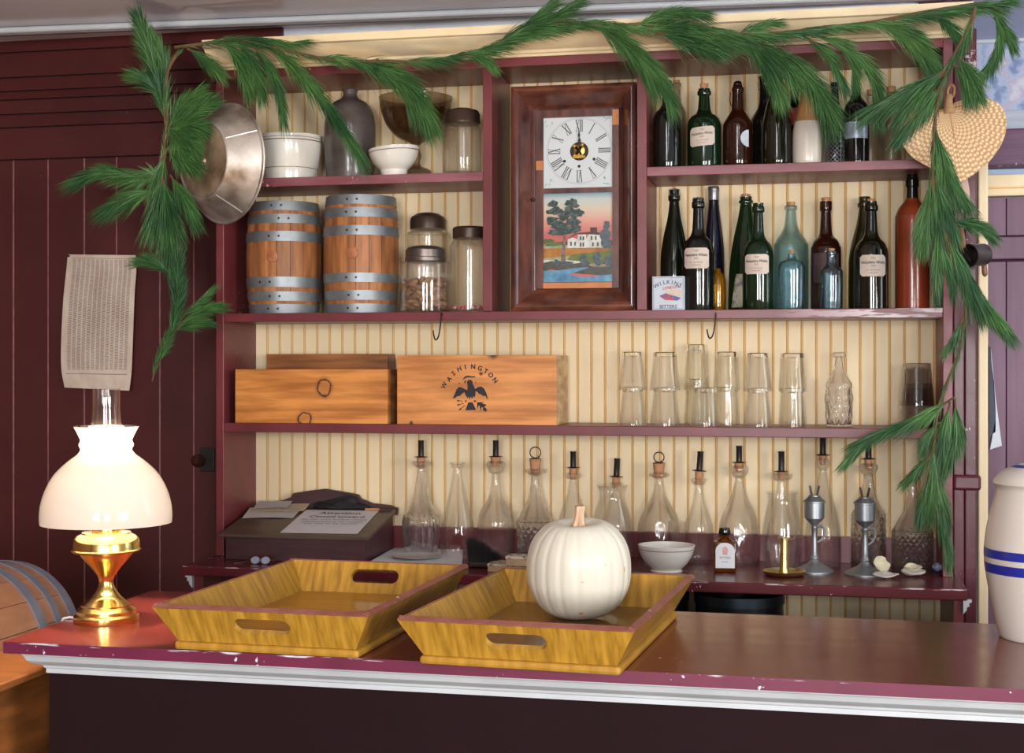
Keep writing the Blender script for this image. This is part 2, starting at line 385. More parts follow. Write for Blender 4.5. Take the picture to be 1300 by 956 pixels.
# narrow planked post between cabinet and passage, with a batten
YP = 3.735
T8 = bpy.data.objects.new('trim_8', None); COL.objects.link(T8); T8['kind'] = 'structure'
zt8 = ZY(36, 1230, YP)
MB().box((PX(1210.5, YP), YP, 0), (PX(1224.3, YP), YP + 0.03, zt8), bev=0.003).build('plank', post_mat, T8)
MB().box((PX(1225, YP), YP + 0.002, 0), (PX(1240, YP), YP + 0.032, zt8), bev=0.003).build('plank', post_mat, T8)
MB().box((PX(1209, YP), YP - 0.024, ZY(622, 1230, YP)), (PX(1244.5, YP), YP - 0.0005, ZY(602.5, 1230, YP)), bev=0.007).build('batten', post_mat, T8)

# ------------------------------------------------------------------ back-bar cabinet
CB = thing('back_bar_cabinet', 'maroon open-shelved back bar with cream beadboard back and cream cornice', 'cabinet')
th = 0.023
nb = 50; x0, x1 = XL + th, XR - th; bw = (x1 - x0) / nb
m = MB(); e = bw - 0.0062
prof = [(0, 0), (0.0, -0.0), (0.0006, -0.0), (e - 0.0008, 0.0), (e, 0.0022)]
for i in range(7):
    a_ = PI * i / 6; prof.append((e + 0.0027 - 0.0025 * math.cos(a_), 0.0022 - 0.0040 * math.sin(a_)))
prof += [(bw, 0.0022)]
H0, H1 = 0.02, CZ + 0.80
vs = [(x, y, H0) for x, y in prof] + [(x, y, H1) for x, y in prof]; n = len(prof)
fs = []
bm_ = MB()
for i in range(n - 1):
    bm_.mat(1 if i >= 4 else 0); bm_.add([vs[i], vs[i+1], vs[i+1+n], vs[i+n]], [(0,1,2,3)])
bm_.mat(0); bm_.box((0, 0.0024, H0), (bw, 0.012, H1))
bd0 = bm_.build('back_board', [cream, bead_mat], CB, (x0, YB, 0))
for k in range(1, nb):
    o = bd0.copy(); COL.objects.link(o); o.parent = CB; o.location = (x0 + bw * k, YB, 0)
ztop = CZ + 0.80
MB().box((XL, YC, Z_LEDGE + 0.0002), (XL + th, YB + 0.012, ztop), bev=0.002).build('side_panel', maroon, CB)
MB().box((XR - th, YC, Z_LEDGE + 0.0002), (XR, YB + 0.012, ztop), bev=0.002).build('side_panel', maroon_worn, CB)
ix0, ix1 = x0 + 0.0003, x1 - 0.0003
def shelf(xa, xb, zt, t, mt, y0=YC + 0.001): return MB().box((xa, y0, zt - t), (xb, YB - 0.0018, zt), bev=0.0015).build('shelf', mt, CB)
mid_m = edge_wear(pm('mid_shelf_paint', (112,48,52), 0.36, var=0.18, scale=9, bump=0.12), ZT_MID - .03, ZT_MID + .001, (196,176,180), 26, .46, x_from=-.12)  # right end whitened: rubbed paint and reflected light, both put into the colour
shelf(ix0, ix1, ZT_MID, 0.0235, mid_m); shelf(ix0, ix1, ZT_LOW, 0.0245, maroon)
DV = [(PX(612.8, YC), PX(624.3, YC)), (PX(808.6, YC), PX(820.8, YC))]
for a_, b_ in DV:
    MB().box((a_, YC, ZT_MID + 0.0003), (b_, YB - 0.0018, Z_TOPB - 0.0003), bev=0.0015).build('divider', maroon, CB)
shelf(ix0, DV[0][0] - 0.0003, ZT_UP, 0.0235, maroon_worn); shelf(DV[1][1] + 0.0003, ix1, ZT_UP, 0.0235, maroon_worn)
MB().box((ix0, YC - 0.004, Z_TOPB), (ix1, YB - 0.0018, Z_TOPB + 0.022), bev=0.0015).build('top_board', maroon, CB)
# cornice: moulded profile drawn along the front
xa, xb = PX(260, 3.62), PX(1235, 3.62)
pr = [(3.688, 0.8005), (3.682, 0.8005), (3.678, 0.806), (3.672, 0.808), (3.668, 0.814), (3.655, 0.818), (3.636, 0.827), (3.622, 0.838), (3.614, 0.845), (3.604, 0.847), (3.602, 0.852), (3.600, 0.866), (3.688, 0.866)]
m = MB(); n = len(pr)
m.add([(xa, y, CZ + z) for y, z in pr] + [(xb, y, CZ + z) for y, z in pr], [(i, i + n, (i + 1) % n + n, (i + 1) % n) for i in range(n)] + [tuple(range(n)), tuple(range(2 * n - 1, n - 1, -1))])
m.build('cornice', cornice_mat, CB, sharp=25)
MB().box((xa + 0.03, 3.6885, CZ + 0.8005), (xb - 0.03, YB, CZ + 0.864)).build('cornice_board', cream, CB)
# ledge below with low backsplash, posts and white brackets
LX0, LX1 = PX(231, 3.494), PX(1228.5, 3.494)
ledge_m = chips(pm('ledge_paint', (92,34,40), 0.24, var=0.15, scale=9, bump=0.06), (210,196,200), 100, 0.84)
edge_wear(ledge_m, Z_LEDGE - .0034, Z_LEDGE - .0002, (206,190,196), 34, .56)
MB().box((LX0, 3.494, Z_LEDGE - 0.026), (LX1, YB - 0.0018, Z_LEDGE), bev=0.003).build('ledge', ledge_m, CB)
MB().box((ix0, YB - 0.0155, Z_LEDGE + 0.0003), (ix1, YB - 0.002, ZY(672.5, 700, YB - 0.015))).build('backsplash', maroon_in, CB)
for xa_, xb_, s in ((PX(247, 3.53), PX(257.5, 3.53), -1), (PX(1210, 3.53), PX(1222, 3.53), 1)):
    MB().box((xa_, 3.53, 0.0), (xb_, YB - 0.002, Z_LEDGE - 0.0265), bev=0.002).build('leg_panel', maroon, CB)
    xx = xb_ if s > 0 else xa_
    pf = [(0, 0), (0.019, 0), (0.019, -0.006), (0.013, -0.008), (0.014, -0.015), (0.008, -0.018), (0.008, -0.024), (0.0, -0.034)]
    MB().prism([(s * x, z) for x, z in pf], 0.012, M=TR(xx + s * 0.0003, 3.515, Z_LEDGE - 0.0265)).build('bracket', white_trim, CB)
for xa_, xb_ in ((x0 - .06, x0 - .0004), (x1 + .0004, x1 + .035)): MB().box((xa_, YB + .0005, 0.02), (xb_, YB + .012, Z_LEDGE - .03)).build('end_board', cream, CB)
# iron hooks screwed under the middle shelf
iron = pm('hook_iron', (58,40,36), 0.45, metal=0.7, var=0.2, scale=40)
for px, y1, lab in ((557, 432, 'small iron hook under middle shelf above the stencilled crate'), (905, 430, 'small iron hook under middle shelf above the tumblers')):
    q = PY(px, 400, YC - 0.012); h = thing('iron_hook', lab, 'hook', q, 'hooks under the middle shelf')
    z = -(y1 - 400) * mpp(px, YC)
    pts = spl([(0.006, 0.012, 0.0), (0.007, 0.0, 0.004), (0.005, -0.002, z * 0.4), (0.0, -0.003, z * 0.85), (-0.008, -0.004, z * 0.98), (-0.013, -0.004, z * 0.75), (-0.014, -0.004, z * 0.6)], 4)
    MB().tube(pts, 0.0019, 8).build('shank', iron, h)

# ------------------------------------------------------------------ front counter
ZC = 1.0
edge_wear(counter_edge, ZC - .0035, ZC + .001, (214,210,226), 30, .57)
CT = thing('bar_counter', 'long dark red bar counter with white crown moulding under its top', 'counter', (0, 0, 0))
fa, fb, ba, bb = (-1.392, 2.281), (1.25, 2.247), (-1.40, 2.868), (1.25, 2.80)
def quadbox(q, z0, z1):
    vs = [(x, y, z0) for x, y in q] + [(x, y, z1) for x, y in q]
    return MB().add(vs, [(3,2,1,0),(4,5,6,7),(0,1,5,4),(1,2,6,5),(2,3,7,6),(3,0,4,7)])
tp = quadbox([fa, fb, bb, ba], ZC - 0.020, ZC)
tp.m = [0, 1, 0, 0, 0, 0]
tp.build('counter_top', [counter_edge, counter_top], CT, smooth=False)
def sweep(prof, path):
    """prof: (outward, z); path: corner points, outward to the left-front side"""
    m = MB(); n = len(prof); rows = []
    for (x, y), (ox, oy) in path: rows += [(x + ox * o, y + oy * o, z) for o, z in prof]
    fs = []
    for s in range(len(path) - 1):
        for i in range(n - 1):
            A, B = s * n, (s + 1) * n; fs.append((A + i, A + i + 1, B + i + 1, B + i))
    return m.add(rows, fs)
z0 = ZC - 0.0203
cp = [(-0.022, z0), (-0.022, z0 - 0.006), (-0.024, z0 - 0.008), (-0.028, z0 - 0.017), (-0.037, z0 - 0.024), (-0.048, z0 - 0.028), (-0.049, z0 - 0.032), (-0.052, z0 - 0.034), (-0.052, z0 - 0.042), (-0.07, z0 - 0.044), (-0.07, z0)]
sl = (fb[1] - fa[1]) / (fb[0] - fa[0])
sweep(cp, [((ba[0], ba[1]), (-1, 0)), ((fa[0], fa[1]), (-1, -1)), ((fb[0], fb[1]), (0, -1))]).build('crown_moulding', white_trim, CT, sharp=20)
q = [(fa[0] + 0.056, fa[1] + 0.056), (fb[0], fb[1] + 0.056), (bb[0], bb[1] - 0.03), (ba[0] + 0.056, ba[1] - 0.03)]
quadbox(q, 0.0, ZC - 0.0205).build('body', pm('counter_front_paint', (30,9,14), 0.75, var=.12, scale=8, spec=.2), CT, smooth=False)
# ------------------------------------------------------------------ vessels measured on the photograph
cork_m = pm('cork', (186,136,98), 0.85, var=0.25, scale=90, bump=0.3)
label_m = pm('label_paper', (206,190,176), 0.7, var=0.08, scale=25)
label_dk = pm('dark_label_paper', (78,54,54), 0.6, var=0.25, scale=40)
ink = pm('print_ink', (54,46,44), 0.7, var=0.1)
ink_lt = pm('faded_print', (140,122,110), 0.7, var=0.1)
clear_g = glass('clear_glass', (254.6,254.6,254.4), 0.14)
tumbler_g = glass('tumbler_glass', (254.4,254.6,254.2), 0.2)
mid_g = glass('panelled_glass', (254.5,254.4,254.4), 0.4)
cut_g = glass('cut_glass', (254,253.8,254.4), 0.8)
aqua_g = glass('aqua_glass', (232,243,246), 0.3)
smoke_g = glass('smoky_glass', (222,214,204), 0.3)
jar_g = glass('jar_glass', (254.6,254.4,253.8), 0.15)
def dark_glass(name, rgb, tr=0.35, rough=0.06):
    m, nt, b = base_mat(name); b.inputs['Base Color'].default_value = lin(rgb); b.inputs['Roughness'].default_value = rough
    b.inputs['Transmission Weight'].default_value = tr; b.inputs['IOR'].default_value = 1.5; b.inputs['Specular IOR Level'].default_value = 0.6
    tc = nd(nt, 'ShaderNodeTexCoord'); nz = nd(nt, 'ShaderNodeTexNoise'); nz.inputs['Scale'].default_value = 22
    bp = nd(nt, 'ShaderNodeBump'); bp.inputs['Strength'].default_value = 0.06; bp.inputs['Distance'].default_value = 0.01
    nt.links.new(tc.outputs['Object'], nz.inputs['Vector']); nt.links.new(nz.outputs[0], bp.inputs['Height']); nt.links.new(bp.outputs[0], b.inputs['Normal'])
    return m
black_g = dark_glass('black_glass', (20,20,18), 0.1)
green_g = dark_glass('dark_green_glass', (24,48,26), 0.45)
olive_g = dark_glass('olive_glass', (58,54,22), 0.5)
brown_g = dark_glass('brown_glass', (58,26,12), 0.45)
amber_g = dark_glass('amber_glass', (214,150,14), 0.75)
indigo_g = dark_glass('blue_black_glass', (18,20,36), 0.2)
stone_wh = pm('cream_stoneware', (214,204,190), 0.3, var=0.08, scale=14, coat=0.4)
stone_tan = pm('tan_stoneware', (172,128,78), 0.35, var=0.14, scale=14, coat=0.3)
stone_red = pm('red_brown_stoneware', (138,58,32), 0.28, var=0.14, scale=16, bump=0.1, coat=0.3)
stone_dk = pm('dark_stoneware', (70,62,58), 0.32, rgb2=(104,94,90), scale=7, stretch=(1,1,2.5), bump=0.15, coat=0.25)
ironst = pm('white_ironstone', (226,222,212), 0.2, var=0.03, scale=6, coat=0.5)
stripe_m = pm('maroon_stripe', (104,62,58), 0.3, var=0.1)
tin_m = pm('jar_lid_tin', (108,98,92), 0.38, metal=0.75, var=0.25, scale=24, bump=0.1)
lid_br = pm('jar_lid_brown', (70,52,44), 0.4, metal=0.4, var=0.25, scale=24)
wire_m = pm('closure_wire', (150,150,150), 0.35, metal=0.9, var=0.1)
foil_m = pm('grey_foil', (132,134,136), 0.35, metal=0.7, var=0.2, scale=40, bump=0.2)
red_label = pm('red_label', (170,40,44), 0.6, var=0.1)

def root_at(name, label, cat, px, Y, Zs, group=None): return thing(name, label, cat, (PX(px, Y), Y, Zs), group)
def prof_px(px, Y, Zs, prof, rs=1.0):
    k = mpp(px, Y); out = []
    for i, (hw, y) in enumerate(prof):
        z = 0.0 if i == 0 else max(0.0002, (HY - y) * k + CZ - Zs)
        out.append((hw * k * rs, z))
    return out
def hollow(p, w, base=None):
    """closed shell: outer profile p, then back down inside"""
    base = base or w * 1.6
    inn = [(max(r - w, 0.0008), z) for r, z in p if z > base]
    inn = [(r, z) for r, z in reversed(inn)]
    last = inn[-1][0]
    return [(0, 0)] + p + inn + [(last * 0.96, base), (0, base * 1.1)]
def solid(p): return [(0, p[0][1])] + p + [(0, p[-1][1])]
def sm(p, k=3):
    q = spl([(r, z, 0) for r, z in p], k); return [(max(v.x, 0.0004), max(v.y, 0.0)) for v in q]
def text_mesh(s, size, bold=.018):
    cu = bpy.data.curves.new('t', 'FONT'); cu.body = s; cu.size = size; cu.align_x = 'CENTER'; cu.align_y = 'CENTER'; cu.resolution_u = 2; cu.offset = bold * size
    o = bpy.data.objects.new('t', cu); COL.objects.link(o)
    dg = bpy.context.evaluated_depsgraph_get(); me = bpy.data.meshes.new_from_object(o.evaluated_get(dg))
    vs = [tuple(v.co) for v in me.vertices]; fs = [tuple(p.vertices) for p in me.polygons]
    bpy.data.objects.remove(o); bpy.data.curves.remove(cu); bpy.data.meshes.remove(me)
    return vs, fs
def on_flat(mb, s, size, x, z, sx=1.0, rot=0.0, y=0.0):
    vs, fs = text_mesh(s, size); c, q = math.cos(rot), math.sin(rot)
    mb.add([(x + (a * sx) * c - b * q, y, z + (a * sx) * q + b * c) for a, b, _ in vs], [tuple(f) for f in fs]); return mb
def wrap(vs, R, a0): return [(R * math.sin(a0 + x / R), -R * math.cos(a0 + x / R), z) for x, z in vs]
def paper_patch(name, R, w, h, zc, a0, mat_, parent, th=0.0005, n=10, corner=0.12, tilt=0.0):
    """label paper bent round a bottle of radius R"""
    m = MB(); top, fs = [], []
    for i in range(n + 1):
        x = -w / 2 + w * i / n; c = corner * h if i in (0, n) else 0
        top += [(x, zc - h / 2 + c + tilt * x), (x, zc + h / 2 - c + tilt * x)]
    k = len(top)
    a = wrap(top, R, a0); b = wrap([(x, z) for x, z in top], R + th, a0)
    fs = []
    for i in range(n):
        p, q = 2 * i, 2 * i + 2
        fs += [(k + p, k + q, k + q + 1, k + p + 1), (p, p + 1, q + 1, q), (p, q, k + q, k + p), (p + 1, k + p + 1, k + q + 1, q + 1)]
    fs += [(0, k, k + 1, 1), (k - 2, k - 1, 2 * k - 1, 2 * k - 2)]
    return m.add(a + b, fs).build(name, mat_, parent)
def label_text(R, a0, lines, parent, mat_=None, tilt=0.0):
    m = MB()
    for s, size, z, sx in lines:
        vs, fs = text_mesh(s, size)
        m.add(wrap([(a * sx, z + b + tilt * a * sx) for a, b, _ in vs], R + 0.0008, a0), fs)
    return m.build('lettering', mat_ or ink, parent, smooth=False)
A0 = lambda px, Y: math.atan2(-PX(px, Y), Y) * 0 - math.atan2(PX(px, Y), Y)   # turn of a bottle's front towards the viewer

def bottle(name, label, px, Y, Zs, prof, mt, group, cork=None, rs=1.0, k=3, flat=1.0, wall=None, extra=None, cat='bottle', fl=None, n=32):
    r = root_at(name, label, cat, px, Y, Zs, group)
    p = prof_px(px, Y, Zs, prof, rs); q = sm(p, k)
    M = Matrix.Diagonal((1, flat, 1, 1)) if flat != 1 else None
    MB().lathe(hollow(q, wall) if wall else solid(q), n, M, fl).build('body', mt, r)
    kk = mpp(px, Y)
    if cork:
        hw, y0, y1 = cork
        zt_ = p[-1][1]; zc = zt_ + (y0 - y1) * kk
        MB().lathe([(0, zt_ + 0.0003), (hw * kk * 0.85, zt_ + 0.0003), (hw * kk, zc - 0.001), (hw * kk * 0.9, zc), (0, zc)], 16).build('cork', cork_m, r)
    return r, kk, p

G_UP, G_LO = 'bottles on the upper right shelf', 'bottles on the middle right shelf'
def whisky(px, y0, ytop, hw, dy=1.0):
    H = y0 - ytop
    f = [(.95,0),(1,.015),(1,.46),(.985,.52),(.92,.575),(.76,.625),(.54,.66),(.41,.70),(.36,.76),(.31,.905),(.31,.91),(.40,.92),(.40,.965),(.34,.97),(.34,1.0)]
    return [(hw * a, y0 - H * b) for a, b in f]
def champ(y0, ytop, hw):
    H = y0 - ytop
    f = [(.94,0),(1,.02),(1,.38),(.97,.46),(.88,.55),(.72,.65),(.52,.75),(.40,.84),(.35,.90),(.35,.905),(.43,.915),(.43,.945),(.36,.95),(.36,1.0)]
    return [(hw * a, y0 - H * b) for a, b in f]
def whisky_label(r, kk, hw, px, Y, x0, x1, yt, yb, Zs, tilt=0.0, torn=False):
    R = hw * kk + 0.0004; a0 = A0(px, Y) + math.asin(max(-.95, min(.95, ((x0 + x1) / 2 - px) / hw)))
    w = (x1 - x0) * kk * 1.06; h = (yb - yt) * kk; zc = (HY - (yt + yb) / 2) * kk + CZ - Zs
    paper_patch('label', R, w, h, zc, a0, label_m, r, tilt=tilt)
    s = h / 0.054
    label_text(R, a0, [('Hampshire Whisky', 0.0098 * s, zc + 0.008 * s, 0.84)], r, ink, tilt)
    label_text(R, a0, [('OLD', 0.006 * s, zc + 0.019 * s, 1.0), ('FINE', 0.005 * s, zc - 0.001 * s, 1.2), ('rare  old  blended', 0.0045 * s, zc - 0.011 * s, 1.1), ('bottled spirits', 0.004 * s, zc - 0.018 * s, 1.1)], r, ink_lt, tilt).name = 'small_print'
def wire_cap(r, kk, p, hw, y):
    z = p[-1][1]; R = hw * kk
    m = MB(); ring = [(R * math.cos(t), R * math.sin(t), z - 0.016) for t in [2 * PI * i / 16 for i in range(16)]]
    m.tube(ring, 0.0009, 6, closed=True)
    for t in (0.4, 0.4 + PI / 2, 0.4 + PI, 0.4 + 1.5 * PI):
        m.tube([(R * math.cos(t), R * math.sin(t), z - 0.016), (R * 0.9 * math.cos(t), R * 0.9 * math.sin(t), z + 0.002), (0, 0, z + 0.003)], 0.0008, 6)
    m.build('wire', wire_m, r)

# --- upper right shelf
Zs = ZT_UP; yb = 207
Y = 3.745; r, kk, p = bottle('whisky_bottle', 'black bottle at left end of top right shelf, neck behind pine', 847, Y, Zs, whisky(847, yb, 103, 18), black_g, G_UP)
Y = 3.862; bottle('cork_stoppered_bottle', 'pale grey bottle half hidden behind leftmost black bottle of top shelf', 859, Y, Zs, [(12,0),(12.5,205),(12.5,150),(11,140),(6,130),(5,112),(6,110),(6,106)], glass('grey_clear_glass', (240,240,234), 0.3), G_UP, cork=(4.2, 106, 102), wall=0.003)
Y = 3.765; r, kk, p = bottle('whisky_bottle', 'corked dark green whisky bottle with tilted paper label on top right shelf', 894, Y, Zs, whisky(894, yb, 113, 21.5), green_g, G_UP, cork=(5.5, 113, 106.5))
whisky_label(r, kk, 21.5, 894, Y, 875, 907, 164, 188, Zs, tilt=0.08)
Y = 3.765; r, kk, p = bottle('swing_top_bottle', 'brown swing-top bottle with half-round white label on top shelf', 936.5, Y, Zs, [(17,0),(18.5,205),(18.5,165),(17.5,156),(13,148),(8.5,141),(7.6,136),(7,118),(7.5,116),(7.5,112),(6,110),(6,107)], brown_g, G_UP)
MB().ball((0, 0, p[-1][1] + 0.003), 0.011, 12, (1, 1, .5)).build('stopper', black_g, r)
MB().tube([(-0.018, 0, p[-1][1] - .02), (-.020, -.003, p[-1][1] - .04), (-.0165, 0, p[-1][1] - .055)], 0.0013, 6).build('wire', iron, r)
R = 18.5 * kk + .0005; a0 = A0(936, Y) + .55; pts = [(0.012, z) for z in (0,)]
m = MB(); outl = [(0.010, 0.022), (0.010, -0.022)] + [(0.010 - 0.024 * math.sin(PI * i / 12), -0.022 * math.cos(PI * i / 12)) for i in range(1, 12)]
zc = (HY - 178) * kk + CZ - Zs
vv = wrap([(x, z + zc) for x, z in outl], R, a0); v2 = wrap([(x, z + zc) for x, z in outl], R + .0006, a0); n = len(outl)
m.add(vv + v2, [tuple(range(2*n-1, n-1, -1))] + [(i, (i+1) % n, (i+1) % n + n, i + n) for i in range(n)]).build('label', pm('white_label', (196,204,216), .5, var=.1, scale=60), r)
Y = 3.85; r, kk, p = bottle('swing_top_bottle', 'black swing-top bottle with metal cap, between brown and olive bottles', 970.5, Y, Zs, [(17,0),(17.5,205),(17.5,160),(16,150),(10,140),(7,130),(6.2,110),(6.6,108),(6.6,100)], black_g, G_UP)
MB().lathe([(0, p[-1][1] + .0003), (7.5 * kk, p[-1][1] + .0003), (7.5 * kk, p[-1][1] + .006), (0, p[-1][1] + .007)], 16).build('cap', tin_m, r)
MB().tube([(0.014, -.004, p[-1][1]), (0.018, -.008, p[-1][1] - .018), (-.015, -.012, p[-1][1] - .03), (-.017, -.006, p[-1][1] - .01)], .0011, 6).build('wire', iron, r)
Y = 3.752; bottle('champagne_bottle', 'sloping-shouldered olive bottle beside white stoneware bottle, under pine', 986.5, Y, Zs, champ(yb, 92, 18.3), dark_glass('dark_olive', (30,28,14), .25), G_UP)
Y = 3.86; r, kk, p = bottle('squat_black_bottle', 'squat black bottle with red label, behind stoneware bottle', 1009, Y, Zs, [(13,0),(13.5,205),(13.5,150),(12.5,142),(8,137),(5.5,130),(5,120),(6,119),(6,114)], black_g, G_UP)
paper_patch('label', 13.5 * kk + .0004, 22 * kk, 22 * kk, (HY - 150) * kk + CZ - Zs, A0(1009, Y), red_label, r)
Y = 3.752; r, kk, p = bottle('stoneware_bottle', 'two-tone stoneware bottle, tan neck over cream body, on top shelf', 1024.5, Y, Zs, [(16.5,0),(18.3,204),(18.3,175),(17.6,165),(15.6,155)], stone_wh, G_UP)
q = prof_px(1024.5, Y, Zs, [(0,0),(15.6,155),(12.8,142),(10,130),(8.2,121),(7.6,117),(9,116),(9,110),(7,108)])[1:]
MB().lathe([(0, q[0][1])] + sm(q) + [(0, q[-1][1])], 28).build('neck', stone_tan, r)
Y = 3.745; r, kk, p = bottle('netted_bottle', 'small dark bottle in glinting silver netting, behind pine tips', 1060, Y, Zs, [(11,0),(11.8,205),(11.8,150),(10,140),(5.5,130),(4.6,112),(5.4,111),(5.4,105)], black_g, G_UP)
m = MB(); R = 11.8 * kk + .0006
for s in (1, -1):
    for j in range(14):
        m.tube([(R * math.cos(2*PI*j/14 + s * t * 2.2), R * math.sin(2*PI*j/14 + s * t * 2.2), .004 + .055 * t) for t in [i / 10 for i in range(11)]], .0008, 4)
m.build('wire_netting', foil_m, r)
Y = 3.755; r, kk, p = bottle('wine_bottle', 'black wine bottle with silvery paper band on top right shelf', 1087, Y, Zs, [(15,0),(16,205),(16,150),(15.6,140),(13.5,133),(9,127),(6,121),(5.2,113),(5,92)], black_g, G_UP)
paper_patch('label', 16 * kk + .0004, 34 * kk, 21 * kk, (HY - 167) * kk + CZ - Zs, A0(1087, Y), pm('silver_paper', (170,180,196), .35, metal=.3, var=.25, scale=60, bump=.3), r, corner=0, n=14)
fog = glass('foggy_glass', (250,249,247), .4, rough=.25)
Y = 3.862; bottle('clear_bottle', 'foggy clear corked bottle right of black wine bottle on top shelf', 1105, Y, Zs, [(12,0),(12.5,205),(12.5,160),(11,150),(6,140),(5,125),(6,124),(6,121)], fog, G_UP, cork=(4.5, 121, 114), wall=.003)
Y = 3.862; bottle('clear_bottle', 'last foggy clear bottle on top right shelf, brown stopper beside pine', 1131.5, Y, Zs, [(12.5,0),(13,205),(13,160),(11.5,150),(6.5,140),(5.5,125),(6.6,124),(6.6,118)], fog, G_UP, cork=(6, 118, 110), wall=.003)

# --- middle right shelf
Zs = ZT_MID; yb = 395
bx = thing('bitters_box', 'small white printed card box at left end of bottle shelf', 'box', (PX(828, 3.705), 3.705, Zs))
kk = mpp(848, 3.705); w_, h_ = 41 * kk, 43 * kk
MB().box((0, 0, 0.0002), (w_, .030, h_), bev=.0012).build('carton', pm('white_card', (196,202,212), .55, var=.05, scale=20), bx)
MB().prism([(0.003, .003), (w_ - .003, .003), (w_ - .003, h_ - .003), (.003, h_ - .003)], -.0004, holes=[[(.0042, .0042), (w_ - .0042, .0042), (w_ - .0042, h_ - .0042), (.0042, h_ - .0042)]], M=TR(0, -.0002, 0)).build('border', pm('grey_print', (140,146,160), .6), bx)
m = MB()
for i, ch in enumerate('WILKINS'):
    t = (i - 3) / 3.0; on_flat(m, ch, .0145, w_ / 2 + t * .030, h_ * .80 - .009 * t * t + .002, 1.0, -.55 * t, -.0009)
on_flat(m, 'BITTERS', .0125, w_ / 2, h_ * .10, 1.0, 0, -.0009)
m.build('lettering', pm('grey_blue_ink', (84,92,118), .6), bx, smooth=False)
m = MB(); on_flat(m, 'LONDON', .0105, w_ * .58, h_ * .665, .9, .12, -.0009); m.build('lettering', pm('red_ink', (190,84,84), .6), bx, smooth=False)
m = MB()
m.prism([(w_*.22, h_*.42), (w_*.42, h_*.5), (w_*.9, h_*.36), (w_*.78, h_*.28), (w_*.4, h_*.30)], -.0004, M=TR(0, -.0004, 0)); m.build('picture', pm('blue_red_print', (70,108,160), .6, rgb2=(190,80,90), scale=90, lo=.45, hi=.55), bx)
m = MB(); m.prism([(w_*.35, h_*.52), (w_*.6, h_*.6), (w_*.92, h_*.58), (w_*.95, h_*.42), (w_*.6, h_*.46)], -.0004, M=TR(0, -.0002, 0)); m.build('picture', pm('tan_print', (206,188,166), .6, var=.1, scale=60), bx)

Y = 3.84; r, kk, p = bottle('champagne_bottle', 'dark champagne bottle with wired cork, behind the white card box', 856, Y, Zs, champ(yb, 241, 17.5), dark_glass('dk_green2', (20,30,18), .3), G_LO)
wire_cap(r, kk, p, 7.6, 241)
Y = 3.748; r, kk, p = bottle('whisky_bottle', 'black whisky bottle with paper label, wired cork, beside amber flask', 886.5, Y, Zs, whisky(886.5, yb, 252, 20.3), black_g, G_LO)
wire_cap(r, kk, p, 8, 252); whisky_label(r, kk, 20.3, 886.5, Y, 867, 900, 316, 342, Zs)
Y = 3.885; r, kk, p = bottle('hock_bottle', 'tall slim blue-black bottle with grey foil cap', 906, Y, Zs, [(12.5,0),(13.4,390),(13.4,330),(12.8,312),(11,295),(8.6,276),(7,262),(6.6,254)], indigo_g, G_LO)
q = prof_px(906, Y, Zs, [(0,0),(6.9,254.2),(6.9,243),(7.3,242),(7.3,238.5),(6.5,237)])[1:]
MB().lathe([(0, q[0][1] - .0001)] + q + [(0, q[-1][1])], 20).build('foil_cap', foil_m, r)
Y = 3.825; r, kk, p = bottle('amber_flask', 'small amber flask behind the first labelled whisky bottle', 911.5, Y, Zs, [(8,0),(9.3,394),(9.3,362),(8.2,352),(4,345),(3,341)], amber_g, G_LO)
Y = 3.855; r, kk, p = bottle('champagne_bottle', 'green champagne bottle with wide printed label near its base', 947, Y, Zs, [(21,0),(22.5,392),(22,360),(20.5,335),(17.5,312),(13.5,292),(10,276),(8,264),(7.4,259),(9,258),(9,255),(7.6,254),(7.6,250)], dark_glass('bottle_green', (26,54,24), .45), G_LO, cork=(6, 250, 246.5))
wire_cap(r, kk, p, 8.2, 250)
R = 22 * kk; m = MB(); a0 = A0(947, Y) - .38; vs, fs = [], []
for i in range(13):
    t = i / 12
    x = (-.5 + t) * .050
    for j in range(5):
        s = j / 4; y_ = 391 - s * 42; hw = 22.5 if y_ > 375 else 22.5 - (375 - y_) * .055
        RR = hw * kk + .0012; xx = x * (1 - .35 * s) + .006 * s
        vs.append((RR * math.sin(a0 + xx / RR), -RR * math.cos(a0 + xx / RR), (HY - y_) * kk + CZ - Zs))
for i in range(12):
    for j in range(4): fs.append((i*5+j, (i+1)*5+j, (i+1)*5+j+1, i*5+j+1))
m.add(vs, fs); o = m.build('label', pm('printed_cream_label', (200,190,164), .6, rgb2=(120,120,122), scale=55, lo=.5, hi=.66), r)
md = o.modifiers.new('thick', 'SOLIDIFY'); md.thickness = .0005; md.offset = 1
Y = 3.75; r, kk, p = bottle('whisky_bottle', 'dark green whisky bottle with paper label, left of aqua bottles', 962.5, Y, Zs, whisky(962.5, yb, 258, 19.7), green_g, G_LO)
whisky_label(r, kk, 19.7, 962.5, Y, 944.5, 976, 324, 349, Zs)
Y = 3.85; bottle('aqua_bottle', 'large corked aqua glass bottle, tallest of the pale bottles', 1004, Y, Zs, [(20,0),(22,392),(22,318),(20.8,310),(17.5,303),(12.5,296),(9,288),(7.2,278),(6.4,268),(6.6,267),(8,266),(8,262),(6.6,261)], aqua_g, G_LO, cork=(5.5, 261, 256.5), wall=.003)
Y = 3.735; r, kk, p = bottle('aqua_flask', 'small embossed aqua flask with cork, in front of large aqua bottle', 1005, Y, Zs, [(15,0),(15.6,392),(16.8,345),(16.4,338),(13.5,332),(7,329),(4.8,326),(4.4,322)], aqua_g, G_LO, cork=(3.2, 322, 316.5), wall=.002, flat=.7)
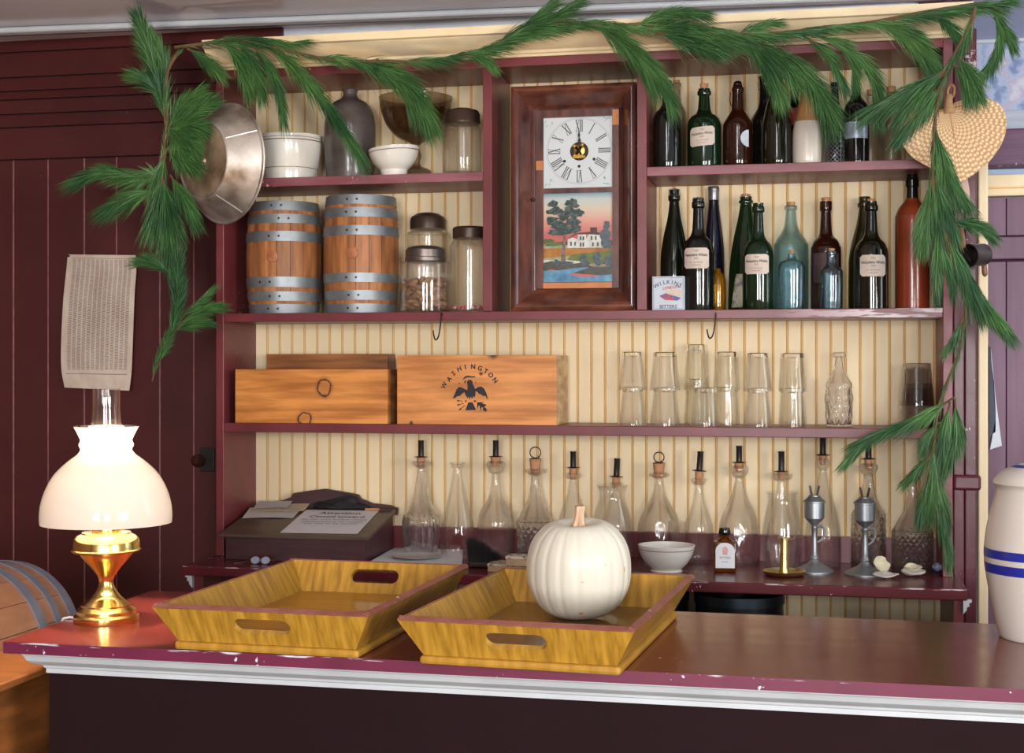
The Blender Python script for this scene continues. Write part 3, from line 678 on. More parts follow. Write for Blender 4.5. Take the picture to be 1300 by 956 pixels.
Y = 3.85; r, kk, p = bottle('wine_bottle', 'dark brown corked bottle with torn dark label behind aqua vial', 1048.5, Y, Zs, [(18,0),(19,392),(19,322),(18,313),(14.5,305),(9.5,300),(7.6,292),(6.4,272),(6.4,268),(7.6,267),(7.6,256)], brown_g, G_LO, cork=(6, 256, 251))
paper_patch('label', 19 * kk + .0004, 36 * kk, 38 * kk, (HY - 341) * kk + CZ - Zs, A0(1048, Y), label_dk, r, corner=.03)
Y = 3.735; bottle('aqua_vial', 'small narrow aqua vial in front of brown wine bottle', 1055.5, Y, Zs, [(13,0),(14,392),(14.5,350),(13.5,343),(9,338),(6.5,334),(5.8,324),(7,323),(7,319)], aqua_g, G_LO, cork=(4.5, 319, 315.5), wall=.002, flat=.8)
Y = 3.87; bottle('champagne_bottle', 'uncorked dark olive bottle behind the last labelled whisky bottle', 1097.5, Y, Zs, champ(yb, 250, 20), olive_g, G_LO)
Y = 3.752; r, kk, p = bottle('whisky_bottle', 'olive black whisky bottle with torn paper label, next to stoneware', 1106, Y, Zs, whisky(1106, yb, 256, 21.3), dark_glass('black_olive', (26,26,14), .3), G_LO, cork=(5.5, 256, 252.5))
whisky_label(r, kk, 21.3, 1106, Y, 1092, 1125, 325, 352, Zs)
Y = 3.80; r, kk, p = bottle('stoneware_bottle', 'tall red-brown stoneware bottle with black neck at shelf end', 1158, Y, Zs, [(20,0),(21,388),(21,285),(20,273),(16,263),(9.5,256),(8,252)], stone_red, G_LO)
q = prof_px(1158, Y, Zs, [(0,0),(7.6,252.3),(7.2,238),(8.4,237),(8.4,229),(7,228),(6.4,219)])[1:]
MB().lathe([(0, q[0][1])] + q + [(0, q[-1][1])], 20).build('neck', black_g, r)

# ------------------------------------------------------------------ upper left bay
Zs = ZT_UP
def bowl(name, label, px, Y, Zs, prof, stripes, wall=.005, group=None, slant=0.0, cat='bowl'):
    r = root_at(name, label, cat, px, Y, Zs, group)
    p = sm(prof_px(px, Y, Zs, prof), 4); kk = mpp(px, Y)
    b = MB().lathe(hollow(p, wall, wall * 1.5), 48)
    H = p[-1][1]
    def sh(v):
        x, y, z = v; return (x, y, z + slant * x * max(0, z / H) ** 1.0)
    b.v = [sh(v) for v in b.v]; b.build('body', ironst, r)
    def rad(z):
        for (r0, z0), (r1, z1) in zip(p, p[1:]):
            if z0 <= z <= z1 and z1 > z0: return r0 + (r1 - r0) * (z - z0) / (z1 - z0)
        return p[-1][0]
    for y, t in stripes:
        z = (HY - y) * kk + CZ - Zs
        m = MB().lathe([(rad(z - t) - .0006, z - t), (rad(z - t) + .0005, z - t), (rad(z + t) + .0005, z + t), (rad(z + t) - .0006, z + t), (rad(z - t) - .0006, z - t)], 48)
        m.v = [sh(v) for v in m.v]; m.build('stripe', stripe_m, r)
    return r
bowl('mixing_bowl', 'large straight-sided white bowl with brown stripes beside hanging tin pan', 368, 3.79, Zs, [(33,0),(34.5,219),(37,210),(40,194),(41,182),(41,176),(42,174)], [(182, .0012), (178.5, .0006), (216, .0007)])
jr, kk, p = bottle('stoneware_jug', 'dark stoneware jug with short neck behind drooping pine', 444.5, 3.815, Zs, [(29,0),(31,218),(32.5,200),(33,170),(32,155),(28,140),(21,131),(12,126),(9.5,123),(8.8,119),(9.8,117),(9.8,114.5),(8.5,113.5)], stone_dk, None, cat='jug')
c0 = root_at('glass_compote', 'dark smoky glass compote on stem at back of shelf', 'compote', 528, 3.818, Zs)
pp = prof_px(528, 3.818, Zs, [(20,0),(19,217),(9,212),(5,207),(7,199),(5.5,192),(4,186),(9,181),(24,174),(37,160),(44,142),(46.5,127),(47,124)])
bp = sm(pp, 3)
MB().lathe([(0, 0)] + bp + [(r_ - .004, z_) for r_, z_ in reversed(bp) if z_ > pp[8][1]] + [(0, pp[8][1])], 48, fl=lambda a, k, z: 1 + .012 * math.cos(18 * a) * (1 if z > .09 else 0)).build('bowl', smoke_g, c0)
bowl('small_bowl', 'small white bowl with dark rim line, tilted, in front of compote', 500, 3.735, Zs, [(16,0),(17.5,218),(18,216),(25,209),(30,199),(32,190.5),(32.2,189)], [(193.5, .0009)], .004, slant=.085)
def jar(label, px, Y, Zs, prof, lid, lidm, fill=None, group='lidded glass jars'):
    r = root_at('lidded_jar', label, 'jar', px, Y, Zs, group); kk = mpp(px, Y)
    p = sm(prof_px(px, Y, Zs, prof), 2)
    MB().lathe(hollow(p, .003, .006), 40).build('body', jar_g, r)
    q = prof_px(px, Y, Zs, [(0, 0)] + lid)[1:]
    MB().lathe([(0, q[0][1])] + q + [(0, q[-1][1] + .001)], 40).build('lid', lidm, r)
    return r, kk, p
jar('lidded glass jar with dark tin lid on top left shelf', 587, 3.747, Zs, [(25,0),(25.5,216),(25.5,168),(24.5,163),(21.5,160),(21,157)], [(23,157.5),(23,155),(22.5,154),(22.5,146),(20,141),(12,138.5),(4,138)], lid_br)
# ------------------------------------------------------------------ middle left bay
Zs = ZT_MID
barrel_wood = pm('barrel_oak', (122,72,40), 0.5, rgb2=(190,126,76), scale=6, stretch=(7,7,1.0), bump=0.15, rand=0.2, rvar=.1)
hoop_m = pm('barrel_hoop_steel', (140,146,150), 0.45, metal=0.6, var=0.22, scale=16, bump=0.1, rvar=.1)
rivet_m = pm('rivet', (56,44,42), .5, metal=.5)
bung_m = pm('bung_wood', (150,84,48), .6, rgb2=(184,120,76), scale=40)
def barrel(label, px, Y, Zs, ytop, ybot, hws, hoops, bung, lean=0.0):
    r = root_at('oak_barrel', label, 'barrel', px, Y, Zs, 'small oak barrels on the shelf'); kk = mpp(px, Y)
    H = (ybot - ytop) * kk; hb, ht = hws
    rad = lambda z: (ht + (hb - ht) * (1 - ((z / H) * 2 - 1) ** 2)) * kk
    N = 18
    for i in range(N):
        m = MB(); a0_, a1_ = 2*PI*i/N + .006, 2*PI*(i+1)/N - .006; nz = 8; vs, fs = [], []
        for j in range(nz + 1):
            z = H * j / nz; R = rad(z)
            for k in range(4):
                a = a0_ + (a1_ - a0_) * k / 3; vs.append((R * math.cos(a), R * math.sin(a), z))
            for k in range(4):
                a = a0_ + (a1_ - a0_) * k / 3; vs.append(((R - .009) * math.cos(a), (R - .009) * math.sin(a), z))
        for j in range(nz):
            A, B = j * 8, (j + 1) * 8
            for k in range(3):
                fs.append((A+k, A+k+1, B+k+1, B+k)); fs.append((A+4+k+1, A+4+k, B+4+k, B+4+k+1))
            fs.append((A+3, A+7, B+7, B+3)); fs.append((A+4, A, B, B+4))
        for k in range(3):
            fs.append((k+1, k, 4+k, 4+k+1)); E = nz * 8; fs.append((E+k, E+k+1, E+4+k+1, E+4+k))
        m.add(vs, fs).build('stave', barrel_wood, r)
    MB().lathe([(0, H - .012), (rad(H) - .0095, H - .012), (rad(H) - .0095, H - .02), (0, H - .02)], 32).build('head', barrel_wood, r)
    for (ya, yb_, rx) in hoops:
        z1, z0 = (ybot - ya) * kk, max(.0005, (ybot - yb_) * kk)
        hp = MB().lathe([(rad(z0) + .0003, z0), (rad(z0) + .0017, z0), (rad((z0+z1)/2) + .0018, (z0+z1)/2), (rad(z1) + .0017, z1), (rad(z1) + .0003, z1)], 48).build('hoop', hoop_m, r)
        for dx in (-6, 6):
            zz = (z0 + z1) / 2; R = rad(zz) + .0018; a = A0(px, Y) + math.asin((rx + dx - px) / (R / kk))
            MB().lathe([(.0032, 0), (.0028, .0012), (0, .0016)], 10, TR(R * math.sin(a), -R * math.cos(a), zz) @ RZ(a) @ RX(PI / 2)).build('rivet', rivet_m, hp)
    bx_, by_, br_ = bung
    zz = (ybot - by_) * kk; R = rad(zz) - .001; a = A0(px, Y) + math.asin((bx_ - px) / (R / kk))
    MB().lathe([(br_ * kk, 0), (br_ * kk, .0045), (br_ * kk * .8, .006), (0, .006)], 20, TR(R * math.sin(a), -R * math.cos(a), zz) @ RZ(a) @ RX(PI / 2)).build('bung', bung_m, r)
    r.rotation_euler = (0, lean, 0)
barrel('shorter oak barrel with grey steel hoops beside the tin pan', 361, 3.795, Zs, 259, 399, (48, 42.5), [(259,271,351),(275.5,287,360),(297,309.6,348),(353.7,366.5,337),(372,383.6,349),(387.5,398.8,347)], (347, 329, 7))
barrel('taller oak barrel with grey steel hoops, next to the glass jars', 458.5, 3.797, Zs, 252, 399, (47.6, 43.5), [(252,264,447),(268,280,446),(290.6,302.5,447),(349.5,361,446),(371,383,449),(387.5,398.8,448)], (448, 325, 7.5))
jar('back glass jar with domed brown lid, behind jar of nuts', 543, 3.862, Zs, [(26,0),(27,394),(27,305),(25.5,297),(22,293),(21,290)], [(22.5,291),(22.5,280),(21,276),(14,271.5),(5,270)], lid_br)
r, kk, p = jar('front glass jar of tan nuts with tin lid', 540, 3.737, Zs, [(29,0),(31,394),(31.3,390),(31.3,338),(29.5,333.5),(26,332),(25,331.5)], [(26,332),(26,328),(25.2,327),(25.2,318),(22,314.5),(14,312.5),(5,312)], tin_m)
nut_m = pm('nut_shells', (150,116,88), .8, var=.3, scale=70, bump=.5, rand=.15, island=True)
m = MB(); rn = random.Random(3)
for i in range(240):
    a = rn.random() * 2 * PI; rr = math.sqrt(rn.random()) * .052; z = .012 + rn.random() * .075
    m.ball((0, 0, 0), .0075, 6, (1, 1, 1.5), TR(rr * math.cos(a), rr * math.sin(a), z) @ RX(rn.random() * 3) @ RY(rn.random() * 3))
tag(m.build('nuts', nut_m, r), kind='stuff')
r, kk, p = jar('tall glass jar with few red sweets, dark lid, against divider', 596, 3.79, Zs, [(25,0),(26.5,394),(26.5,322),(25.5,314),(22.5,307),(20.5,304),(20.5,302)], [(21.5,303),(21.5,291),(19.5,288.5),(6,287)], lid_br)
m = MB()
for i in range(46):
    a = rn.random() * 2 * PI; rr = math.sqrt(rn.random()) * .044; m.ball((rr * math.cos(a), rr * math.sin(a), .0115 + .006 * rn.random()), .005, 6)
tag(m.build('sweets', pm('red_white_sweets', (190,54,56), .4, rgb2=(230,214,206), scale=90, lo=.45, hi=.55), r), kind='stuff')
# ------------------------------------------------------------------ ogee wall clock
YK, YD = 3.715, 3.765
kz = mpp(730, YK)
ox0, ox1, oz1, oz0 = PX(648.5, YK), PX(809.0, YK) - .0035, ZY(107, 730, YK), ZT_MID
dx0, dx1, dz1, dz0 = PX(680, YD), PX(786.5, YD), ZY(138.5, 735, YD), ZY(366.5, 735, YD)
ck = thing('ogee_clock', 'dark mahogany shelf clock with painted scene below white dial', 'clock', ((ox0 + ox1) / 2, YK, ZT_MID))
cx_ = (ox0 + ox1) / 2
def L_(x, z): return (x - cx_, z - ZT_MID)
mahog = pm('mahogany_veneer', (62,34,30), 0.28, rgb2=(132,76,56), scale=7, stretch=(2.2,1,5), bump=0.06, coat=.4)
mahog_v = pm('mahogany_cove', (60,36,36), 0.26, rgb2=(116,70,60), scale=7, stretch=(6,1,1.2), bump=0.06, coat=.4)
wood_lt = pm('replaced_veneer', (196,122,66), .4, var=.15, scale=20)
X0, Z0 = L_(ox0, oz0); X1, Z1 = L_(ox1, oz1); x0_, z0_ = L_(dx0, dz0); x1_, z1_ = L_(dx1, dz1)
# ogee frame: four mitred lengths; section runs from outer edge to the door opening
sec = spl([(0, .0, 0), (.10, -.004, 0), (.24, -.006, 0), (.40, .004, 0), (.58, .022, 0), (.78, .040, 0), (.92, .048, 0), (1.0, .050, 0)], 2)
def rail(o0, o1, i0, i1, nm, mt):
    m = MB(); vs = []
    for s in sec:
        t, d = s.x, s.y
        vs += [(o0[0] + (i0[0]-o0[0])*t, d, o0[1] + (i0[1]-o0[1])*t), (o1[0] + (i1[0]-o1[0])*t, d, o1[1] + (i1[1]-o1[1])*t)]
    n = len(sec); m.add(vs, [(2*k, 2*k+1, 2*k+3, 2*k+2) for k in range(n-1)]); return m.build(nm, mt, ck)
A, B, C_, D_ = (X0, Z0), (X1, Z0), (X1, Z1), (X0, Z1); a, b, c, d = (x0_, z0_), (x1_, z0_), (x1_, z1_), (x0_, z1_)
for q in ((A, B, a, b, mahog), (B, C_, b, c, mahog_v), (C_, D_, c, d, mahog), (D_, A, d, a, mahog_v)): rail(*q[:4], 'frame_moulding', q[4])
MB().box((X0, .0, Z0 + .0002), (X0 + .004, .150, Z1)).box((X1 - .004, .0, Z0 + .0002), (X1, .150, Z1)).box((X0 + .004, .0, Z1 - .004), (X1 - .004, .150, Z1)).box((X0 + .004, .0, Z0 + .0002), (X1 - .004, .150, Z0 + .004)).box((X0 + .004, .142, Z0 + .004), (X1 - .004, .150, Z1 - .004)).build('case', mahog, ck)
dy = .046
dr = MB()
ix0_, ix1_ = L_(PX(690, YD), 0)[0], L_(PX(777.5, YD), 0)[0]
g = lambda y: L_(0, ZY(y, 733, YD))[1]
holes = [[(ix0_, g(238.5)), (ix1_, g(238.5)), (ix1_, g(148.5)), (ix0_, g(148.5))], [(ix0_, g(358)), (ix1_, g(358)), (ix1_, g(244.8)), (ix0_, g(244.8))]]
dr.prism([(x0_ + .001, z0_ + .001), (x1_ - .001, z0_ + .001), (x1_ - .001, z1_ - .001), (x0_ + .001, z1_ - .001)], .008, holes, M=TR(0, dy, 0))
door = dr.build('door', mahog_v, ck)
for (xa, xb, ya, yb_) in ((777.8, 786, 141, 160.5), (681, 689.6, 203, 215), (690, 777, 358.8, 366)):
    MB().box((L_(PX(xa, YD), 0)[0], dy - .0006, g(yb_)), (L_(PX(xb, YD), 0)[0], dy, g(ya))).build('veneer_patch', wood_lt, door)
for y in (172, 322):
    MB().tube([(x1_ + .001, dy - .001, g(y) - .008), (x1_ + .001, dy - .001, g(y) + .008)], .0022, 8).build('hinge', iron, door)
MB().lathe([(.004, 0), (.0055, .004), (.004, .009), (0, .010)], 12, TR(x0_ - .004, dy - .006, g(253)) @ RX(PI / 2)).build('door_knob', iron, door)
# dial
dyd = dy + .006
dw, dh = (ix1_ - ix0_), g(148.5) - g(238.5); dcx, dcz = L_(PX(735.3, YD), 0)[0], g(191.5)
dial = MB().box((ix0_ + .0003, dyd, g(238.5) + .0003), (ix1_ - .0003, dyd + .0015, g(148.5) - .0003)).build('dial', pm('dial_paint', (206,212,214), .35, var=.04, scale=8, coat=.3), ck)
dark = pm('dial_black', (34,34,38), .5); kd = mpp(735, YD)
m = MB(); R = 41.0 * kd
m.tube([(dcx + R * math.cos(t), dyd - .0001, dcz + R * math.sin(t)) for t in [2 * PI * i / 72 for i in range(72)]], .0005, 4, closed=True)
m.tube([(dcx + (R + .003) * math.cos(t), dyd - .0001, dcz + (R + .003) * math.sin(t)) for t in [2 * PI * i / 72 for i in range(72)]], .00035, 4, closed=True)
m.build('minute_ring', pm('dial_grey', (140,146,150), .5), dial)
ROM = {1:'I',2:'II',3:'III',4:'IIII',5:'V',6:'VI',7:'VII',8:'VIII',9:'IX',10:'X',11:'XI',12:'XII'}
for h in range(1, 13):
    ang = PI / 2 - h * PI / 6; s = ROM[h]; m = MB(); sp = 2.3 * kd; hl = 7.6 * kd
    M = TR(dcx + 32.2 * kd * math.cos(ang), dyd - .0004, dcz + 32.2 * kd * math.sin(ang)) @ RY(-(ang - PI / 2))
    wd = {'I': 1.0, 'V': 2.2, 'X': 2.2}; tot = sum(wd[ch] for ch in s); x = -tot / 2
    for ch in s:
        cxx = (x + wd[ch] / 2) * sp; x += wd[ch]
        def bar(xa, za, xb, zb_, w): m.add([(xa - w, 0, za), (xa + w, 0, za), (xb + w, 0, zb_), (xb - w, 0, zb_)], [(0,1,2,3)], M)
        if ch == 'I': bar(cxx, -hl, cxx, hl, .55 * kd)
        elif ch == 'V': bar(cxx, -hl, cxx - .9 * sp, hl, .6 * kd); bar(cxx, -hl, cxx + .9 * sp, hl, .28 * kd)
        else: bar(cxx + .9 * sp, -hl, cxx - .9 * sp, hl, .6 * kd); bar(cxx - .9 * sp, -hl, cxx + .9 * sp, hl, .28 * kd)
    m.add([(-tot/2*sp, 0, hl - .4*kd), (tot/2*sp, 0, hl - .4*kd), (tot/2*sp, 0, hl), (-tot/2*sp, 0, hl)], [(0,1,2,3)], M)
    m.add([(-tot/2*sp, 0, -hl), (tot/2*sp, 0, -hl), (tot/2*sp, 0, -hl + .4*kd), (-tot/2*sp, 0, -hl + .4*kd)], [(0,1,2,3)], M)
    m.build('numeral', dark, dial, smooth=False)
brass = pm('clock_brass', (176,136,66), .3, metal=1, var=.25, scale=60)
m = MB(); m.lathe([(.0, .002), (.011 * 2.2, .002), (.0245, .0012), (.0245, 0), (0, 0)], 28, TR(dcx, dyd - .0002, dcz - .001) @ RX(PI / 2)); m.build('opening', pm('works_dark', (36,28,20), .6), dial)
m = MB(); m.lathe([(0, .0034), (.014, .0034), (.015, .003), (.015, .0024), (.0, .0024)], 28, TR(dcx, dyd, dcz + .001) @ RX(PI / 2))
for a in (.5, 2.64, 3.9, 5.5): m.box((-.003, -.0034, .0), (.003, -.0024, .021), M=TR(dcx, dyd, dcz) @ RY(a))
m.box((-.016, -.0036, -.019), (.016, -.0028, -.013), M=TR(dcx, dyd, dcz)); m.build('works_plate', brass, dial)
m = MB(); hm = TR(dcx, dyd - .005, dcz)
m.prism([(-.0009, -.006), (.0009, -.006), (.0011, .034), (.0032, .040), (0, .054), (-.0032, .040), (-.0011, .034)], .0006, M=hm); m.build('minute_hand', dark, dial)
m = MB(); m.prism([(-.0012, -.004), (.0012, -.004), (.0012, .020), (.0046, .026), (0, .036), (-.0046, .026), (-.0012, .020)], .0006, M=TR(dcx, dyd - .0042, dcz) @ RY(.03)); m.build('hour_hand', dark, dial)
for px, py in ((716.5, 204), (754, 202.5), (735, 211)):
    x, z = L_(PX(px, YD), 0)[0], g(py)
    MB().lathe([(0, .0012), (.0036, .0012), (.0040, 0), (0, 0)], 14, TR(x, dyd, z) @ RX(PI / 2)).build('winding_hole', pm('winding_hole_dark', (40,32,28), .6), dial)
m = MB(); rn = random.Random(5); gm = pm('dial_green_flourish', (130,176,160), .5)
for sx, sz in ((ix0_ + .016, g(238.5) + .016), (ix1_ - .016, g(238.5) + .016), (ix0_ + .016, g(148.5) - .012), (ix1_ - .016, g(148.5) - .012)):
    for i in range(5):
        x, z, t, l = sx + rn.uniform(-.010, .010), sz + rn.uniform(-.010, .010), rn.random() * 3, rn.uniform(.003, .006)
        c_, s_ = math.cos(t) * l, math.sin(t) * l
        m.add([(x - c_, dyd - .0003, z - s_), (x + s_ * .3, dyd - .0003, z - c_ * .3), (x + c_, dyd - .0003, z + s_), (x - s_ * .3, dyd - .0003, z + c_ * .3)], [(0,1,2,3)])
m.build('flourish', gm, dial, smooth=False)
# painted glass picture: flat shapes in the order they were painted
px0, px1, pz0, pz1 = ix0_ + .0003, ix1_ - .0003, g(358) + .0003, g(244.8) - .0003
pw, ph = px1 - px0, pz1 - pz0
def skym():
    m, nt, b = base_mat('painted_sunset'); L = nt.links
    tc = nd(nt, 'ShaderNodeTexCoord'); sp = nd(nt, 'ShaderNodeSeparateXYZ'); L.new(tc.outputs['Generated'], sp.inputs[0])
    cr = nd(nt, 'ShaderNodeValToRGB'); e = cr.color_ramp.elements; e[0].position = .52; e[0].color = lin((196,104,98)); e[1].position = 1; e[1].color = lin((120,150,164))
    x = e.new(.66); x.color = lin((214,146,130)); x = e.new(.82); x.color = lin((214,194,170)); x = e.new(.93); x.color = lin((190,200,196))
    L.new(sp.outputs[2], cr.inputs[0]); L.new(cr.outputs[0], b.inputs['Base Color']); b.inputs['Roughness'].default_value = .25; return m
pic = MB().box((px0, dyd, pz0), (px1, dyd + .0015, pz1)).build('painted_glass', skym(), ck)
lay = [0]
def paint(nm, pts, mt):
    lay[0] += 1
    return MB().prism([(px0 + pw * u, pz0 + ph * v) for u, v in pts], .0001, M=TR(0, dyd - .0001 - .00012 * lay[0], 0)).build(nm, mt, pic, smooth=False)
P_ = lambda n, c, **k: pm('paint_' + n, c, .3, **({'var': .2, 'scale': 60} | k))
gdk, gbl = P_('dark_foliage', (40,58,54), rgb2=(84,96,92), scale=110, lo=.45, hi=.6), P_('blue_green', (48,66,74), rgb2=(86,100,106), scale=90)
paint('distant_trees', [(0,.40),(.1,.45),(.35,.46),(.5,.47),(.8,.47),(1,.46),(1,.36),(0,.36)], P_('brown_bank', (92,60,52)))
paint('meadow', [(0,.41),(.25,.42),(1,.40),(1,.2),(0,.2)], P_('pale_green', (150,158,116)))
paint('field_band', [(0,.38),(.5,.385),(1,.37),(1,.27),(.5,.30),(0,.27)], P_('russet', (150,76,34), rgb2=(178,122,46), scale=30))
paint('lawn', [(.4,.31),(.7,.33),(1,.35),(1,.2),(.3,.2)], P_('lawn_green', (98,110,46)))
paint('sandy_path', [(0,.25),(.3,.25),(.55,.23),(.55,.18),(0,.2)], P_('path_white', (206,204,190)))
hw_ = P_('house_white', (206,206,200))
paint('house', [(.35,.38),(.35,.48),(.42,.50),(.50,.48),(.50,.53),(.62,.53),(.62,.48),(.66,.54),(.84,.53),(.84,.385)], hw_)
paint('house_roof', [(.33,.475),(.43,.53),(.5,.55),(.68,.56),(.68,.61),(.78,.61),(.78,.56),(.88,.52),(.64,.535),(.5,.54)], P_('roof_brown', (70,46,44)))
for u, v in ((.40,.43),(.46,.43),(.54,.49),(.58,.49),(.54,.42),(.58,.42),(.70,.49),(.76,.49),(.72,.42),(.79,.42)):
    paint('house_window', [(u-.012,v-.022),(u+.012,v-.022),(u+.012,v+.022),(u-.012,v+.022)], P_('window_dark', (70,76,70)))
paint('bank', [(0,.22),(.12,.24),(.3,.2),(.5,.21),(.62,.22),(.75,.2),(.9,.215),(1,.22),(1,.06),(.55,.09),(.3,.11),(.12,.15),(0,.12)], P_('bank_dark', (52,58,56), rgb2=(84,80,66), scale=70))
paint('water', [(0,.13),(.2,.13),(.4,.15),(.62,.17),(.66,.155),(.5,.12),(.38,.08),(.6,.05),(1,.08),(1,0),(0,0)], P_('water_blue', (58,110,146), rgb2=(110,160,186), scale=40))
paint('rocks', [(.62,.19),(.72,.21),(.86,.2),(.97,.19),(.95,.165),(.72,.17)], P_('rock_tan', (150,130,96)))
paint('tree_trunk', [(.25,.19),(.33,.19),(.315,.35),(.33,.55),(.37,.72),(.345,.73),(.30,.56),(.27,.36)], P_('trunk', (84,66,60), rgb2=(140,118,106), scale=90))
rn = random.Random(11)
def blob(u, v, ru, rv, mt, nm):
    k = 15; pts = [(u + ru * (1 + rn.uniform(-.32, .25)) * math.cos(2*PI*i/k), v + rv * (1 + rn.uniform(-.32, .25)) * math.sin(2*PI*i/k)) for i in range(k)]
    paint(nm, [(min(.99, max(.005, a)), min(.99, max(.005, b))) for a, b in pts], mt)
for u, v, ru, rv in ((.14,.88,.07,.045),(.17,.80,.12,.045),(.12,.70,.10,.05),(.22,.64,.13,.055),(.42,.88,.10,.06),(.38,.80,.10,.05),(.48,.77,.12,.05),(.43,.67,.11,.05),(.30,.74,.09,.05),(.36,.58,.14,.045),(.46,.60,.09,.04),(.20,.56,.13,.04)): blob(u, v, ru, rv, gdk, 'tree_foliage')
for u, v, ru, rv in ((.92,.62,.045,.06),(.91,.52,.08,.07),(.92,.42,.09,.06),(.58,.26,.05,.06),(.60,.20,.07,.04),(.78,.28,.05,.06),(.80,.22,.06,.04),(.94,.24,.05,.07),(.20,.22,.07,.03),(.36,.21,.09,.025)): blob(u, v, ru, rv, gbl, 'bush')
blob(.08,.46,.09,.03, P_('left_trees', (70,96,50)), 'bush'); blob(.16,.43,.12,.02, P_('lt2', (92,110,62)), 'bush')

# ------------------------------------------------------------------ pine crates on the third shelf
Zs = ZT_LOW
def pine(name, c1, c2, knots=()):
    m = pm(name, tuple(int(v*.86) for v in c1), .42, rgb2=c2, scale=4, stretch=(1.0,3,11), bump=.05, coat=.15, detail=7, lo=.36, hi=.62)
    nt = m.node_tree; L = nt.links; b = nt.nodes['Principled BSDF']; src = b.inputs['Base Color'].links[0].from_socket
    tc = nd(nt, 'ShaderNodeTexCoord'); nz = nd(nt, 'ShaderNodeTexNoise'); nz.inputs['Scale'].default_value = 60; L.new(tc.outputs['Object'], nz.inputs['Vector'])
    for (x, z, rx, rz_, ring) in knots:
        mp = nd(nt, 'ShaderNodeMapping'); mp.vector_type = 'POINT'; mp.inputs['Location'].default_value = (-x / rx, 0, -z / rz_); mp.inputs['Scale'].default_value = (1 / rx, 0, 1 / rz_)
        L.new(tc.outputs['Object'], mp.inputs[0]); ln = nd(nt, 'ShaderNodeVectorMath', operation='LENGTH'); L.new(mp.outputs[0], ln.inputs[0])
        ad = nd(nt, 'ShaderNodeMath', operation='MULTIPLY_ADD'); ad.inputs[1].default_value = .5; L.new(nz.outputs[0], ad.inputs[0]); L.new(ln.outputs['Value'], ad.inputs[2])
        cr = nd(nt, 'ShaderNodeValToRGB'); e = cr.color_ramp.elements; e[0].position = .3; e[1].position = 1.0; cr.color_ramp.interpolation = 'EASE'
        e[0].color = (0.15,)*3 + (1,) if ring else (1, 1, 1, 1); e[1].color = (0, 0, 0, 1)
        if ring: x_ = e.new(.66); x_.color = (1, 1, 1, 1); x_ = e.new(.56); x_.color = (.12, .12, .12, 1); x_ = e.new(.78); x_.color = (.25, .25, .25, 1)
        mr = nd(nt, 'ShaderNodeMath', operation='MULTIPLY'); mr.inputs[1].default_value = .62; L.new(ad.outputs[0], mr.inputs[0]); L.new(mr.outputs[0], cr.inputs[0])
        mx = nd(nt, 'ShaderNodeMix', data_type='RGBA'); L.new(cr.outputs[0], mx.inputs[0]); L.new(src, mx.inputs[6]); mx.inputs[7].default_value = lin((62,30,22)); src = mx.outputs[2]
    L.new(src, b.inputs['Base Color']); return m
def crate(name, label, xa, xb, Y0, dep, ztop, mf, ms, t=.012):
    w = xb - xa; h = ztop - Zs; r = thing(name, label, 'crate', (xa, Y0, Zs), 'pine crates on the shelf')
    MB().box((0, 0, .0002), (w, t, h), bev=.0012).build('front_panel', mf, r)
    MB().box((0, dep - t, .0002), (w, dep, h), bev=.0012).build('back_panel', ms, r)
    for x in (0, w - t): MB().box((x, t + .0002, .0002), (x + t, dep - t - .0002, h), bev=.0012).build('side_panel', ms, r)
    MB().box((t + .0002, t + .0002, .0002), (w - t - .0002, dep - t - .0002, .01)).build('bottom', ms, r)
    return r
YB1 = 3.705
xa, xb = PX(298.5, YB1), PX(492, YB1); kk = mpp(400, YB1)
m1 = pine('pine_front_knotty', (196,116,46), (222,146,72), [((419-298.5)*kk, (537-491.5)*kk, .0225, .026, True), ((393-298.5)*kk, .012, .022, .02, True)])
pine_side = pine('pine_side', (176,108,52), (206,146,84))
pine_dk = pine('pine_aged', (142,84,40), (168,106,56))
crate('pine_crate', 'low pine crate with dark ring knot at left end of shelf', xa, xb, YB1, .118, ZY(468.8, 400, YB1), m1, pine_side)
Y3 = 3.832
crate('pine_crate', 'darker brown pine crate behind the knotty crate', PX(338.5, Y3), PX(338.5, Y3) + .352, Y3, .076, ZY(449.5, 420, Y3), pine_dk, pine_dk)
xa, xb = PX(504, YB1), PX(706.5, YB1); kk = mpp(605, YB1)
m2 = pine('pine_front_stencilled', (210,130,62), (226,150,82), [((631-504)*kk, (540-450.5)*kk, .017, .013, False), ((615-504)*kk, (540-475)*kk, .006, .005, False), ((523-504)*kk, .004, .006, .006, False)])
cr2 = crate('pine_crate', 'tall pine crate stencilled with black eagle and WASHINGTON', xa, xb, YB1, .17, ZY(451, 605, YB1), m2, pine('pine_side_pale', (196,150,96), (218,182,130), [(.17, .05, .02, .03, False)]))
sten = pm('stencil_black', (34,30,36), .6)
S = lambda x, y: ((550 + x / 11.245 - 504) * kk, (540 - (450 + y / 11.245)) * kk)
m = MB()
TW = [('W',188,452,-62),('A',262,360,-48),('S',325,280,-34),('H',410,218,-22),('I',500,192,-8),('N',612,185,2),('G',712,208,14),('T',798,250,27),('O',868,305,40),('N',932,378,52)]
for ch, x, y, dg in TW:
    u, v = S(x, y); on_flat(m, ch, .0175, u, v, .95, math.radians(-dg), -.0005)
    on_flat(m, ch, .0175, u + .0008, v, .95, math.radians(-dg), -.0006)
m.build('stencil_lettering', sten, cr2, smooth=False)
def ink_shape(pts): MBx.prism([S(*p) for p in pts], .0004, M=TR(0, -.0005, 0))
MBx = MB()
